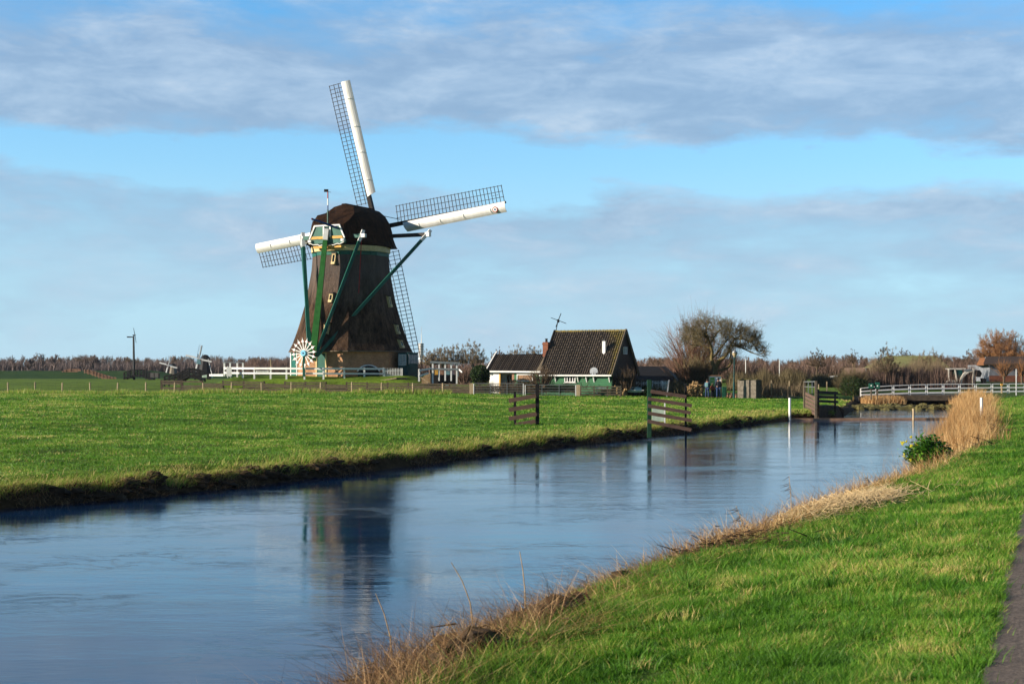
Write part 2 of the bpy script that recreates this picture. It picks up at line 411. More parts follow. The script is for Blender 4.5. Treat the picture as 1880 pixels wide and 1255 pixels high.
def groundmat(name, g1, g2, dry, dryness, soil, side):
    m, nt, b = newmat(name)
    a = N(nt, 'ShaderNodeAttribute', attribute_name='bankness')
    v = coords(nt); f = noise(nt, v, .35, 8, .68); g = noise(nt, v, 5.0, 6, .7); d = noise(nt, v, .09, 5, .6)
    col = ramp(nt, g, [(.28, g2), (.7, g1)])
    dk = ramp(nt, f, [(.36, (.42,)*3), (.55, (1,)*3)])
    col = mixc(nt, 1.0, col, dk, 'MULTIPLY')
    k = mth(nt, 'MULTIPLY', mth(nt, 'SUBTRACT', mth(nt, 'ADD', d, mth(nt, 'MULTIPLY', g, .35)), dryness), 5.0, clamp=True)
    col = mixc(nt, k, col, dry)
    bk = mth(nt, 'MULTIPLY', mth(nt, 'SUBTRACT', mth(nt, 'ADD', a.outputs['Fac'], mth(nt, 'MULTIPLY', g, .5)), .55), 3.5, clamp=True)
    col = mixc(nt, bk, col, ramp(nt, g, [(.35, tuple(c*.4 for c in soil[:3])+(1,)), (.7, soil)]))
    a2 = N(nt, 'ShaderNodeAttribute', attribute_name='dikeshade'); col = mixc(nt, a2.outputs['Fac'], col, ramp(nt, g, [(.3, lin(22, 48, 26)), (.7, lin(44, 76, 34))]))  # mixes in the painted cloud shade of the far dike
    nt.links.new(col, b.inputs['Base Color']); b.inputs['Roughness'].default_value = .95
    b.inputs['Specular IOR Level'].default_value = .1
    h = mth(nt, 'ADD', mth(nt, 'MULTIPLY', g, .4), f)
    bump(nt, b, h, .9, .22); return m
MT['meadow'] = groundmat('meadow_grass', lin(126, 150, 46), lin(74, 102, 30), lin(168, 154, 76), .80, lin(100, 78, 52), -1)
MT['dikegrass'] = groundmat('dike_grass', lin(92, 118, 42), lin(46, 68, 22), lin(142, 128, 70), .78, lin(72, 54, 36), 1)
ys = grow(-60, 2, 2.5, .93) if False else list(np.arange(-60, 2, 3.0))
ys += grow(2, 34, .16, 1.012); ys += grow(ys[-1]+.2, 4200, .28, 1.0135)
ys = np.array(sorted(set(np.round(ys, 3))))
offsL = np.array([-1.4, -.9, -.4]+grow(-.15, 5000, .10, 1.028))
offsR = np.array([-1.4, -.9, -.4]+grow(-.15, 5000, .10, 1.034))
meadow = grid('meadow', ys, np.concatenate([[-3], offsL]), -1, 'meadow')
dike = grid('dike_ground', ys, np.concatenate([[-3], offsR]), 1, 'dikegrass')
for o, s in ((meadow, -1), (dike, 1)):
    me = o.data; co = np.empty(len(me.vertices)*3, np.float32); me.vertices.foreach_get('co', co); co = co.reshape(-1, 3)
    t = (Lx(co[:, 1])-co[:, 0]) if s < 0 else (co[:, 0]-Rx(co[:, 1]))
    w = 1-sstep(.55, 1.25 if s < 0 else 2.0, t); w = np.where(co[:, 1] > 140, 0, w)
    at = me.attributes.new('bankness', 'FLOAT', 'POINT'); at.data.foreach_set('value', w.astype(np.float32))
    dk_ = sstep(262, 284, co[:, 1])*(1-sstep(-62, -50, co[:, 0]))*(s < 0)*.85  # cloud shade over the far dike, put into the grass colour
    at = me.attributes.new('dikeshade', 'FLOAT', 'POINT'); at.data.foreach_set('value', dk_.astype(np.float32))
    tag(o, kind='structure')

# water, thin new ice with cracks and open ripples
def watermat():
    m, nt, b = newmat('icy_water')
    v = coords(nt)
    vs = coords(nt, (.55, 1.5, 1)); vs2 = coords(nt, (.9, 3.2, 1)); vf = coords(nt, (1.5, 7, 1))
    big = noise(nt, coords(nt, (.10, .22, 1)), 1.0, 4, .55)
    st = noise(nt, coords(nt, (1.0, 1.7, 1)), 1.1, 7, .68, .9)
    ridge = mth(nt, 'SUBTRACT', 1.0, mth(nt, 'MULTIPLY', mth(nt, 'ABSOLUTE', mth(nt, 'SUBTRACT', st, .5)), 26.0), clamp=True)
    msk = ramp(nt, noise(nt, coords(nt, (.25, .45, 1)), 1.0, 4, .6), [(.46, (0,)*3), (.60, (1,)*3)])
    streak = mth(nt, 'MULTIPLY', ridge, msk)
    plates = noise(nt, vs, .5, 3, .5)
    body = mixc(nt, ramp(nt, plates, [(.4, (0,)*3), (.62, (1,)*3)]), lin(10, 52, 90), lin(8, 38, 68))
    body = mixc(nt, mth(nt, 'MULTIPLY', streak, .8), body, lin(6, 10, 18))
    nt.links.new(body, b.inputs['Base Color'])
    b.inputs['IOR'].default_value = 1.5
    r = ramp(nt, big, [(.38, (.04,)*3), (.62, (.10,)*3)])
    nt.links.new(mth(nt, 'ADD', r, mth(nt, 'MULTIPLY', streak, .10)), b.inputs['Roughness'])
    
    # open rippled patch around (14, 46)
    tc = N(nt, 'ShaderNodeTexCoord'); sp = N(nt, 'ShaderNodeSeparateXYZ'); nt.links.new(tc.outputs['Object'], sp.inputs[0])
    dx = mth(nt, 'DIVIDE', mth(nt, 'SUBTRACT', sp.outputs[0], 5.3), 3.4); dy = mth(nt, 'DIVIDE', mth(nt, 'SUBTRACT', sp.outputs[1], 43.2), 1.4)
    rr = mth(nt, 'ADD', mth(nt, 'POWER', mth(nt, 'ABSOLUTE', dx), 2.0), mth(nt, 'POWER', mth(nt, 'ABSOLUTE', dy), 2.0))
    rr = mth(nt, 'ADD', rr, mth(nt, 'MULTIPLY', mth(nt, 'SUBTRACT', plates, .5), 3.0))
    patch = mth(nt, 'SUBTRACT', 1.0, rr, clamp=True)
    rip = noise(nt, vf, 2.2, 3, .5); sm = noise(nt, vs, .9, 3, .5); tiny = noise(nt, vs2, 4.0, 3, .55)
    h = mth(nt, 'ADD', mth(nt, 'MULTIPLY', sm, .55), mth(nt, 'MULTIPLY', tiny, .16))
    h = mth(nt, 'ADD', h, mth(nt, 'MULTIPLY', streak, .06))
    h = mth(nt, 'ADD', h, mth(nt, 'MULTIPLY', mth(nt, 'MULTIPLY', rip, patch), .55))
    h = mth(nt, 'MULTIPLY', h, ramp(nt, noise(nt, coords(nt, (.06, .16, 1)), 1.3, 5, .6), [(.38, (.45,)*3), (.60, (1.15,)*3)]))
    bump(nt, b, h, .28, .042)
    return m
MT['water'] = watermat()
yy = np.array(list(np.arange(-60, 148, 4.0)))
wv = [];
for y in yy: wv += [(float(Lx(y))-1.2, y, 0), (float(Rx(y))+1.2, y, 0)]
mb = MB(); mb.add(wv, [(2*i, 2*i+1, 2*i+3, 2*i+2) for i in range(len(yy)-1)])
tag(mb.build('canal_water', 'water'), kind='structure')

# asphalt path, a sheet on top of the dike
pv = []; ys2 = list(np.arange(-30, 3, 1.0))+list(np.arange(3, 30, .12))+list(np.arange(30, 112, .8))
for y in ys2:
    xl = float(PathL(y)); zz = max(hz(xl+.3, y), 1.0)
    for k in range(7):
        x = xl+k*.5; pv.append((x, y, hz(x, y)+.02+.012*min(k, 3)))
mb = MB(); mb.add(pv, [(7*i+k, 7*i+k+1, 7*i+k+8, 7*i+k+7) for i in range(len(ys2)-1) for k in range(6)])
tag(mb.build('asphalt_path', 'asphalt', smooth=True), kind='structure')

# ------------------------------------------------------------------ sky, sun, camera
SUN_EL = radians(17.0)
SUN_D = Vector((-.966*cos(SUN_EL), -.26*cos(SUN_EL), sin(SUN_EL))).normalized()
w = bpy.data.worlds.new('World'); SC.world = w; w.use_nodes = True
nt = w.node_tree; nt.nodes.clear()
wo = N(nt, 'ShaderNodeOutputWorld'); bg = N(nt, 'ShaderNodeBackground')
sky = N(nt, 'ShaderNodeTexSky', sky_type='NISHITA'); sky.sun_disc = False
sky.sun_elevation = SUN_EL; sky.sun_rotation = atan2(SUN_D.x, SUN_D.y)
sky.air_density = 1.0; sky.dust_density = .4; sky.ozone_density = 2.5
tc = N(nt, 'ShaderNodeTexCoord'); sp = N(nt, 'ShaderNodeSeparateXYZ'); nt.links.new(tc.outputs['Generated'], sp.inputs[0])
x, y, z = sp.outputs
hl = mth(nt, 'SQRT', mth(nt, 'ADD', mth(nt, 'MULTIPLY', x, x), mth(nt, 'MULTIPLY', y, y)))
hl = mth(nt, 'MAXIMUM', hl, .02)
cx = mth(nt, 'DIVIDE', x, hl); cy = mth(nt, 'DIVIDE', y, hl); el = mth(nt, 'DIVIDE', z, hl)
def vec(a, b_, c): n = N(nt, 'ShaderNodeCombineXYZ'); [nt.links.new(s, n.inputs[i]) if not isinstance(s, (int, float)) else None for i, s in enumerate((a, b_, c))]; return n.outputs[0]
CV = vec(cx, cy, mth(nt, 'MULTIPLY', el, 3.4))
CV2 = vec(cx, cy, mth(nt, 'MULTIPLY', el, 3.0))
warp = noise(nt, CV, 3.6, 8, .62)
big = noise(nt, CV, 5.0, 9, .62, .2)
fine = noise(nt, CV2, 13.0, 9, .64, .3)
e2 = mth(nt, 'ADD', mth(nt, 'ADD', el, mth(nt, 'MULTIPLY', cx, .030)), mth(nt, 'MULTIPLY', mth(nt, 'SUBTRACT', warp, .5), .11))
SB = .40
band = ramp(nt, mth(nt, 'DIVIDE', e2, SB), [(0, (.40,)*3), (.06/SB, (.50,)*3), (.085/SB, (.62,)*3), (.120/SB, (.66,)*3), (.136/SB, (.30,)*3), (.154/SB, (.28,)*3),
     (.170/SB, (.72,)*3), (.205/SB, (.80,)*3), (.235/SB, (.66,)*3), (.258/SB, (.42,)*3), (.30/SB, (.62,)*3), (.36/SB, (.55,)*3), (.4/SB, (.5,)*3)])
cov = mth(nt, 'ADD', mth(nt, 'MULTIPLY', big, .9), mth(nt, 'MULTIPLY', fine, .35))
cov = mth(nt, 'ADD', cov, band)
# the far-left top corner of the view opens to blue
cov = mth(nt, 'SUBTRACT', cov, mth(nt, 'MULTIPLY', mth(nt, 'MULTIPLY', mth(nt, 'SUBTRACT', mth(nt, 'MULTIPLY', cx, -1.0), .12, clamp=True), 1.6), mth(nt, 'MULTIPLY', mth(nt, 'SUBTRACT', el, .2, clamp=True), 6.0, clamp=True)))
cov = mth(nt, 'MULTIPLY', mth(nt, 'SUBTRACT', cov, 1.0), 3.0, clamp=True)
cov = mth(nt, 'MULTIPLY', cov, .80)
shade = mth(nt, 'ADD', mth(nt, 'MULTIPLY', fine, .55), mth(nt, 'MULTIPLY', big, .45))
cc = ramp(nt, shade, [(.36, (.29, .42, .62)), (.48, (.37, .51, .71)), (.58, (.51, .65, .83)), (.70, (.76, .85, .95))])
sk = mixc(nt, 1.0, sky.outputs[0], (.86, 1.56, 1.92), 'MULTIPLY')
SKY_S = .085
CLOUD_G = 1.0
ccs = mixc(nt, 1.0, cc, (CLOUD_G/SKY_S*.62,)*3, 'MULTIPLY')
hzn = ramp(nt, mth(nt, 'DIVIDE', el, .24, clamp=True), [(0, (.92,)*3), (.35, (.75,)*3), (.6, (.35,)*3), (1, (0,)*3)])
hcol = mixc(nt, 1.0, (.56, .84, 1.04), (CLOUD_G/SKY_S*.62,)*3, 'MULTIPLY')
sk = mixc(nt, hzn, sk, hcol)
allc = mixc(nt, cov, sk, ccs)
hi = ramp(nt, mth(nt, 'DIVIDE', el, 2.0, clamp=True), [(.15, (1,)*3), (.45, (.38,)*3)])
bh = ramp(nt, mth(nt, 'ADD', mth(nt, 'MULTIPLY', cy, .5), .5), [(.45, (.42, .46, .52)), (.80, (1, 1, 1))])
allc = mixc(nt, 1.0, mixc(nt, 1.0, allc, hi, 'MULTIPLY'), bh, 'MULTIPLY')  # sky overhead and behind the camera dimmed to deepen the shade
nt.links.new(allc, bg.inputs[0]); bg.inputs[1].default_value = SKY_S*.92
nt.links.new(bg.outputs[0], wo.inputs[0])

sl = bpy.data.lights.new('sun', 'SUN'); sl.energy = 5.0; sl.angle = radians(.53); sl.color = (1, .88, .72)
so = bpy.data.objects.new('sun', sl); COL.objects.link(so)
so.rotation_euler = (-SUN_D).to_track_quat('-Z', 'Y').to_euler(); so.location = (-40, -20, 60)
cam = bpy.data.cameras.new('camera'); co_ = bpy.data.objects.new('camera', cam); COL.objects.link(co_)
co_.location = (0, 0, HC); co_.rotation_euler = (radians(90), 0, 0)
cam.sensor_width = 36; cam.lens = F/1880*36; cam.shift_y = (681-627.5)/1880; cam.clip_end = 9000; cam.clip_start = .1
cam.dof.use_dof = True; cam.dof.focus_distance = 90; cam.dof.aperture_fstop = 5.6
SC.camera = co_
SC.view_settings.view_transform = 'Standard'; SC.view_settings.look = 'None'
SC.view_settings.exposure = 0.66
SC.cycles.max_bounces = 6; SC.cycles.transparent_max_bounces = 8
SC.cycles.sample_clamp_indirect = 5

hb_ = MB(); hb_.box(WF, (-7000, 7000), (-400, 5400), (-2.2, 36))
mh = bpy.data.materials.new('haze'); mh.use_nodes = True; nh = mh.node_tree; nh.nodes.clear()
oh = nh.nodes.new('ShaderNodeOutputMaterial'); pv_ = nh.nodes.new('ShaderNodeVolumePrincipled'); nh.links.new(pv_.outputs[0], oh.inputs['Volume'])
pv_.inputs['Color'].default_value = (.80, .88, 1.0, 1); pv_.inputs['Density'].default_value = .00007; pv_.inputs['Anisotropy'].default_value = .2
MT['haze'] = mh; tag(hb_.build('haze', 'haze'), kind='stuff')
# ------------------------------------------------------------------ the windmill
MC = Vector((-15.14, 133.0, 2.45))
mill = thing('windmill', 'big dark thatched windmill with white sails and green tail poles on the grass mound', 'windmill', MC)
KM = 133/F
def octring(R, z, rot=-1.0, n=8, ch=5.0, c=MC):
    pts = []
    for k in range(n):
        for s in (-ch, ch):
            a = radians(rot+360/n*k+s)       # 0 = towards the camera, positive = to the right
            r = R*cos(radians(0))*(1-.004*abs(s)) if ch else R
            pts.append((c.x+sin(a)*r, c.y-cos(a)*r, z))
    return pts
def profR(z): return float(np.interp(z, [4.84, 5.6, 7.2, 9.4, 12.3, 14.2], [5.9, 5.48, 4.92, 4.28, 3.74, 3.58]))
b = MB(); zs = np.linspace(4.78, 13.7, 14)
b.loft([octring(profR(4.78)-.35, 4.86)]+[octring(profR(z), z) for z in zs], cap=True)
b.build('thatched_body', 'thatch', mill)
b = MB(); b.loft([octring(5.62, 1.6, ch=0), octring(5.55, 4.80, ch=0)]); b.build('brick_base', 'brick', mill)
b = MB(); b.loft([octring(5.93, 4.70), octring(5.93, 4.80)]); b.build('eave_board', 'greywood', mill)
b = MB(); b.loft([octring(3.66, 13.62), octring(3.68, 13.98)]); b.build('teal_curb_ring', 'teal', mill)
b = MB(); b.loft([octring(3.72, 13.98, n=16, ch=0), octring(3.74, 14.48, n=16, ch=0)]); b.build('cream_curb_ring', 'cream', mill)
def facet(ang, R0, z0, R1, z1):
    """frame on an octagon facet: u across to the right, v outwards, w up the slope"""
    a = radians(ang); n = Vector((sin(a), -cos(a), 0)); u = Vector((cos(a), sin(a), 0))
    ap = cos(radians(22.5))
    p0 = Vector((MC.x, MC.y, z0))+n*R0*ap; p1 = Vector((MC.x, MC.y, z1))+n*R1*ap
    up = (p1-p0).normalized(); return Fr(p0, u, u.cross(up)*-1 if (u.cross(up)).dot(n) < 0 else u.cross(up), up)
# base doors, windows and porch
f1 = facet(-23.5, 5.58, 2.45, 5.58, 4.8)
d = MB(); d.box(f1, (-.50, .36), (-.05, .05), (0, 2.1)); door = d.build('door', 'teal', mill)
d = MB(); d.box(f1, (-.30, .02), (.05, .07), (.62, .70)); d.build('letter_plate', 'white', door)
d = MB(); d.box(f1, (-.64, -.50), (-.02, .09), (0, 2.2)); d.box(f1, (.36, .50), (-.02, .09), (0, 2.2)); d.box(f1, (-.50, .36), (-.02, .08), (2.1, 2.2)); d.build('door_frame', 'cream', door)
f0 = facet(-68.5, 5.6, 2.45, 5.6, 4.8)
d = MB(); d.box(f0, (-1.7, .55), (-.05, .10), (0, 2.2)); sd = d.build('stable_door', 'teal', mill)
for uu in ((-2.0, -1.7), (.55, .72)): d = MB(); d.box(f0, uu, (-.05, .14), (0, 2.28)); d.build('door_frame', 'white', sd)
f2 = facet(21.5, 5.58, 2.45, 5.58, 4.8)
d = MB(); ar = []; ar2 = []
for k in range(13):
    a = pi*(.12+.76*k/12); ar.append((cos(a)*1.18, sin(a)*.95+.15)); ar2.append((cos(a)*1.06, sin(a)*.85+.15))
for i in range(12):
    q = [ar[i], ar[i+1], ar2[i+1], ar2[i]]; d.prism([f2.p(u+.25, .0, w) for u, w in q], f2.ey*.12)
d.build('arch_trim', 'white', mill)
d = MB(); d.prism([f2.p(u+.25, .0, w) for u, w in ar2]+[f2.p(-.72, 0, -.2), f2.p(1.25, 0, -.2)], f2.ey*.05); d.build('arched_hatch', 'black', mill)
# porch on the right
pr = Fr((X(749, 129.2), 129.2, 2.2), (cos(radians(33)), sin(radians(33)), 0))
p = MB(); p.box(Fr(pr.o, pr.ex, pr.ey), (-.02, 1.05), (0, 3.2), (0, 2.45)); 
l = Vector((-cos(radians(18)), sin(radians(18)), 0))
p.box(Fr(pr.o, l), (.02, 1.0), (-2.4, -.03), (0, 2.40)); porch = p.build('porch', 'darkteal', mill)
p = MB(); p.box(Fr(pr.o, pr.ex, pr.ey), (.12, .95), (-.04, -.004), (1.45, 2.25)); wq = p.build('window', 'glasspale', porch)
pf = Fr(pr.o, l)
fr_ = Fr(pr.o, pr.ex, pr.ey)
p = MB(); p.box(pf, (.22, .82), (.004, .04), (1.35, 2.2)); w2 = p.build('window', 'glasspale', porch)
p = MB()
for a, b2 in (((.14, .22), (1.27, 2.3)), ((.82, .90), (1.27, 2.3)), ((.22, .82), (1.27, 1.35)), ((.22, .82), (2.2, 2.28)), ((.49, .54), (1.35, 2.2)), ((.54, .82), (1.75, 1.79))): p.box(pf, a, (.0, .07), b2)
for a, b2 in (((.05, .12), (1.4, 2.3)), ((.95, 1.0), (1.4, 2.3)), ((.38, .42), (1.45, 2.25)), ((.64, .68), (1.45, 2.25))): p.box(fr_, a, (-.06, .0), b2)
p.build('window_bars', 'metal', porch)
# small dormer windows in the thatch
def dormer(ang, z, wd=.5, h=.85, off=0.0, tri=False):
    f = facet(ang, profR(z-.5), z-.5, profR(z+.5), z+.5)
    base = f.p(off, 0, .5-h/2); vf = Fr(base, f.ex, None)     # upright
    out = f.ey.copy(); out.z = 0; out.normalize(); vf.ey = out
    g = MB(); g.prism([vf.p(-wd/2, -.3, -.1), vf.p(-wd/2, .30, 0), vf.p(-wd/2, .08, h), vf.p(-wd/2, -.3, h+.15)], vf.ex*.07)
    g.prism([vf.p(wd/2-.07, -.3, -.1), vf.p(wd/2-.07, .30, 0), vf.p(wd/2-.07, .08, h), vf.p(wd/2-.07, -.3, h+.15)], vf.ex*.07)
    g.prism([vf.p(-wd/2, .30, 0), vf.p(wd/2, .30, 0), vf.p(wd/2, .25, .22), vf.p(-wd/2, .25, .22)], vf.ey*.05)
    g.prism([vf.p(-wd/2, .10, h-.08), vf.p(wd/2, .10, h-.08), vf.p(wd/2, .08, h), vf.p(-wd/2, .08, h)], vf.ey*.05)
    o = g.build('window_frame', 'cream', mill)
    g = MB(); g.prism([vf.p(-wd/2+.07, .18, .2), vf.p(wd/2-.07, .18, .2), vf.p(wd/2-.07, .02, h-.1), vf.p(-wd/2+.07, .02, h-.1)], vf.ey*.03)
    g.build('pane', 'glass', o)
    g = MB(); g.prism([vf.p(-wd/2-.2, -.5, h+.18), vf.p(wd/2+.2, -.5, h+.18), vf.p(wd/2+.06, .16, h+.02), vf.p(-wd/2-.06, .16, h+.02)], vf.ez*.09)
    g.build('thatch_hood', 'thatch', o)
dormer(-23.5, 13.2, .38, .95, .25); dormer(-23.5, 9.6, .38, .75, .3); dormer(-23.5, 6.75, .48, .85, .3)
dormer(66.5, 9.35, .36, .95, -.1); dormer(66.5, 6.8, .36, .8, .1); dormer(66.5, 5.45, .42, .7, -.1)

# cap: its long axis points away to the right, the tail gable faces the camera
A = radians(25.6); AX = Vector((sin(A), cos(A), 0)); BX = Vector((cos(A), -sin(A), 0)); UP = Vector((0, 0, 1))
CF = Fr((MC.x, MC.y, 0), BX, AX)       # u right/closer, v along the axis away, w height
prof = [(1.05, -.04), (1.0, .02), (.91, .2), (.85, .4), (.755, .6), (.56, .80), (.30, .94), (.0, 1.0)]
def capring(s, w, ze, zr, k=1.0):
    r = [(u*w, ze+(zr-ze)*h) for u, h in prof]
    r = r+[(-u, z) for u, z in r[-2::-1]]
    return [CF.p(u, s, z) for u, z in r]
st = [(-3.95, 1.92, 15.15), (-3.4, 2.5, 15.0), (-2.6, 3.05, 14.85), (-1.25, 3.5, 14.72), (0, 3.72, 14.62),
      (1.4, 3.72, 14.6), (2.6, 3.4, 14.62), (3.5, 2.85, 14.7), (3.9, 2.55, 14.8)]
def capring2(s_, w, ze):
    """main roof section cut off by the plane of the tail hip"""
    zr = 18.5; zh = 16.30+(18.5-16.30)*(s_+3.95)/2.7; r = []
    for u, h in prof:
        z = ze+(zr-ze)*h; r.append([u*w, min(z, zh)])
    # the points on the cut are spread along it so the hip face is a flat triangle
    k0 = next((k for k, (u, z) in enumerate(r) if z >= zh-1e-6), None)
    if k0 is not None and k0 > 0 and zh < zr:
        h0, h1 = prof[k0-1][1], prof[k0][1]; t = ((zh-ze)/(zr-ze)-h0)/(h1-h0)
        ue = w*(prof[k0-1][0]+(prof[k0][0]-prof[k0-1][0])*t); n_ = len(prof)-1-k0
        for k in range(k0, len(prof)): r[k] = [ue*(1-(k-k0)/max(1, n_)), zh]
    r = r+[[-u, z] for u, z in r[-2::-1]]
    return [CF.p(u, s_, z) for u, z in r]
b = MB(); b.loft([capring2(*q) for q in st], closed=True); cap = b.build('cap', 'capthatch', mill)
b = MB(); b.beam(CF.p(0, -1.2, 18.50), CF.p(0, 3.9, 18.50), .5, .10); b.build('ridge_capping', 'capthatch', mill)
# tail gable
gs = -4.0
GF = Fr(CF.p(0, gs, 0), BX, AX)
def gp(mat, pts, v0, v1, name='gable_board', par=None):
    m_ = MB(); m_.prism([GF.p(u, v0, w) for u, w in pts], AX*(v1-v0)); return m_.build(name, mat, par or mill)
def gm(mat, polys, v0, v1, name, par=None):
    m_ = MB()
    for pts in polys: m_.prism([GF.p(u, v0, w) for u, w in pts], AX*(v1-v0))
    return m_.build(name, mat, par or mill)
gable = gp('green', [(-1.85, 14.6), (1.85, 14.6), (1.85, 15.1), (1.30, 16.2), (-1.30, 16.2), (-1.85, 15.1)], -.02, .3, 'tail_gable')
gable.data.materials[0] = MT['teal']
gm('white', [[(-1.95, 15.05), (-1.82, 15.05), (-1.26, 16.22), (-1.38, 16.30)], [(1.95, 15.05), (1.38, 16.30), (1.26, 16.22), (1.82, 15.05)],
             [(-1.38, 16.17), (1.38, 16.17), (1.36, 16.30), (-1.36, 16.30)], [(-.42, 15.2), (-.28, 15.2), (-.28, 16.14), (-.42, 16.14)], [(.28, 15.2), (.42, 15.2), (.42, 16.14), (.28, 16.14)]], -.12, -.021, 'gable_trim', gable)
gm('yellow', [[(-1.72, 15.02), (-.32, 15.02), (-.32, 15.26), (-1.60, 15.26)], [(.32, 15.02), (1.72, 15.02), (1.60, 15.26), (.32, 15.26)]], -.10, -.022, 'yellow_board', gable)
wav = []
for i in range(17):
    u = -1.9+3.8*i/16; wav.append((u, 14.60-.20*(1-(u/1.9)**2)+.05*sin(i*2.1)))
gm('white', [[wav[i], wav[i+1], (wav[i+1][0], wav[i+1][1]+.06), (wav[i][0], wav[i][1]+.06)] for i in range(16)], -.20, -.10, 'scalloped_trim', gable)
gm('teal', [[(-1.75, 14.6), (1.75, 14.6), (1.75, 14.98), (-1.75, 14.98)]], -.09, -.023, 'apron_board', gable)
gm('yellow', [[(-1.5, 14.2), (1.5, 14.2), (1.5, 14.38), (-1.5, 14.38)]], -.05, .25, 'lower_beam', gable)
gm('glass', [[(-.22, 15.3), (.22, 15.3), (.22, 16.05), (-.22, 16.05)]], -.06, -.024, 'gable_window', gable)
for sg_ in (-1, 1): gm('white', [[(sg_*1.775-.15, 14.72), (sg_*1.775+.15, 14.72), (sg_*1.775+.15, 14.96), (sg_*1.775-.15, 14.96)]], -.32, -.02, 'purlin_end', gable)
# beams and tail poles
short_l, short_r = CF.p(-3.15, -3.25, 15.25), CF.p(3.15, -3.25, 15.25)
long_l, long_r = CF.p(-6.65, 1.7, 15.62), CF.p(7.2, 1.7, 15.62)
q = MB(); q.beam(short_l, short_r, .34, .36); q.build('short_sprayer_beam', 'teal', mill)
q = MB(); q.beam(long_l, long_r, .34, .34); q.build('long_sprayer_beam', 'stock', mill)
ft = CF.p(-.05, -6.35, 4.1)
tail_top = CF.p(0, -4.25, 15.35)
def pole(top, bot, w0, w1, mat, white, name='tail_pole'):
    top = Vector(top); bot = Vector(bot); d = (top-bot).normalized()
    q = MB(); q.beam(bot, top-d*white, w1, w1, w1=w0, h1=w0); o = q.build(name, mat, mill)
    q = MB(); q.beam(top-d*white, top+d*.55, w0*1.08, w0*1.08); q.build('white_pole_end', 'white', o)
pole(tail_top, ft+Vector((0, 0, -.2)), .40, .62, 'green', .5)
pole(short_l, ft+Vector((-.25, -.1, .3)), .30, .34, 'teal', .9, 'brace_pole')
pole(long_l+Vector((-.0, 0, 0)), ft+Vector((-.2, .15, .4)), .28, .30, 'teal', .9, 'brace_pole')
pole(short_r, ft+Vector((.3, 0, .35)), .26, .28, 'teal', .55, 'brace_pole')
pole(long_r, ft+Vector((.35, .1, .2)), .28, .28, 'teal', .8, 'brace_pole')
for pa_, pb_, ww_ in ((long_r-BX*.1, long_r+BX*.35, .42), (short_r-BX*.1, short_r+BX*.45, .34), (short_l+BX*.1, short_l-BX*.1, .38)): q = MB(); q.beam(pa_, pb_, ww_); q.build('white_beam_end', 'white', mill)
# capstan wheel
wc = Vector((X(558, 126.3), 126.3, Z(648, 126.3)))
ax = -AX; e1 = BX; e2 = UP
wh = MB(); rim = []
for k in range(16):
    a = 2*pi*k/16+.1; dr = e1*cos(a)+e2*sin(a); tn = -e1*sin(a)+e2*cos(a)
    wh.beam(wc+dr*.15, wc+dr*1.05, .075, .06, up=ax)
    wh.prism([wc+dr*1.03-tn*.15, wc+dr*1.22-tn*.0-tn*.03, wc+dr*1.40, wc+dr*1.22+tn*.03, wc+dr*1.03+tn*.15, wc+dr*.92], ax*.07)
wheel = wh.build('capstan_wheel', 'white', mill)
r_ = MB(); ring = [wc+(e1*cos(2*pi*k/32)+e2*sin(2*pi*k/32))*1.10 for k in range(33)]
r_.tube(ring, .035, 5, False); r_.build('wheel_rim', 'red', wheel)
r_ = MB(); r_.tube([wc+ax*.16, wc-ax*.1], .27, 16); r_.build('hub_disc', 'blue', wheel)
r_ = MB(); r_.tube([wc+ax*.22, wc+ax*.15], .07, 8); r_.build('hub_bolt', 'navy', wheel)
q = MB(); q.beam(wc+Vector((0, 0, -2.1)), wc+Vector((0, 0, .2)), .2); q.beam(wc, ft+Vector((0, 0, .3)), .3); q.build('wheel_bearing_post', 'teal', mill)
q = MB(); q.tube([CF.p(3.15, -3.2, 15.0), CF.p(3.1, -3.6, 10.0)], .045, 5); q.build('hanging_red_chain', 'red', mill)
q = MB(); q.tube([P(573, 402, 127.6), P(632, 423, 129.3)], [.09, .13], 6); o = q.build('brake_lever', 'navy', mill)
q = MB(); q.tube([P(573, 402, 127.6), P(571.8, 401.5, 127.6)], .1, 6); q.build('lever_tip', 'red', o)
q = MB(); q.tube([P(574, 402, 127.6), P(574, 430, 127.6)], .015, 4); q.build('brake_rope', 'iron', o)
# staff with vane
t0 = CF.p(-.02, -3.9, 15.9); top = Vector((t0.x, t0.y, Z(352, t0.y)))
hs = top.z-t0.z
def seg(a, b_, m_, nm, r=.06):
    q = MB(); q.tube([t0+UP*hs*a, t0+UP*hs*b_], r, 6); return q.build(nm, m_, mill)
seg(0, .52, 'teal', 'vane_staff', .075); seg(.52, .64, 'navy', 'staff_blue_band'); seg(.64, .82, 'white', 'staff_white_band'); seg(.82, 1.0, 'red', 'staff_red_band')
q = MB(); q.box(Fr(top, (1, 0, 0), (0, 1, 0)), (-.34, .05), (-.05, .05), (-.02, .22)); q.beam(top+Vector((0, 0, 0)), top+Vector((.3, 0, -.05)), .03); q.build('wind_vane', 'black', mill)
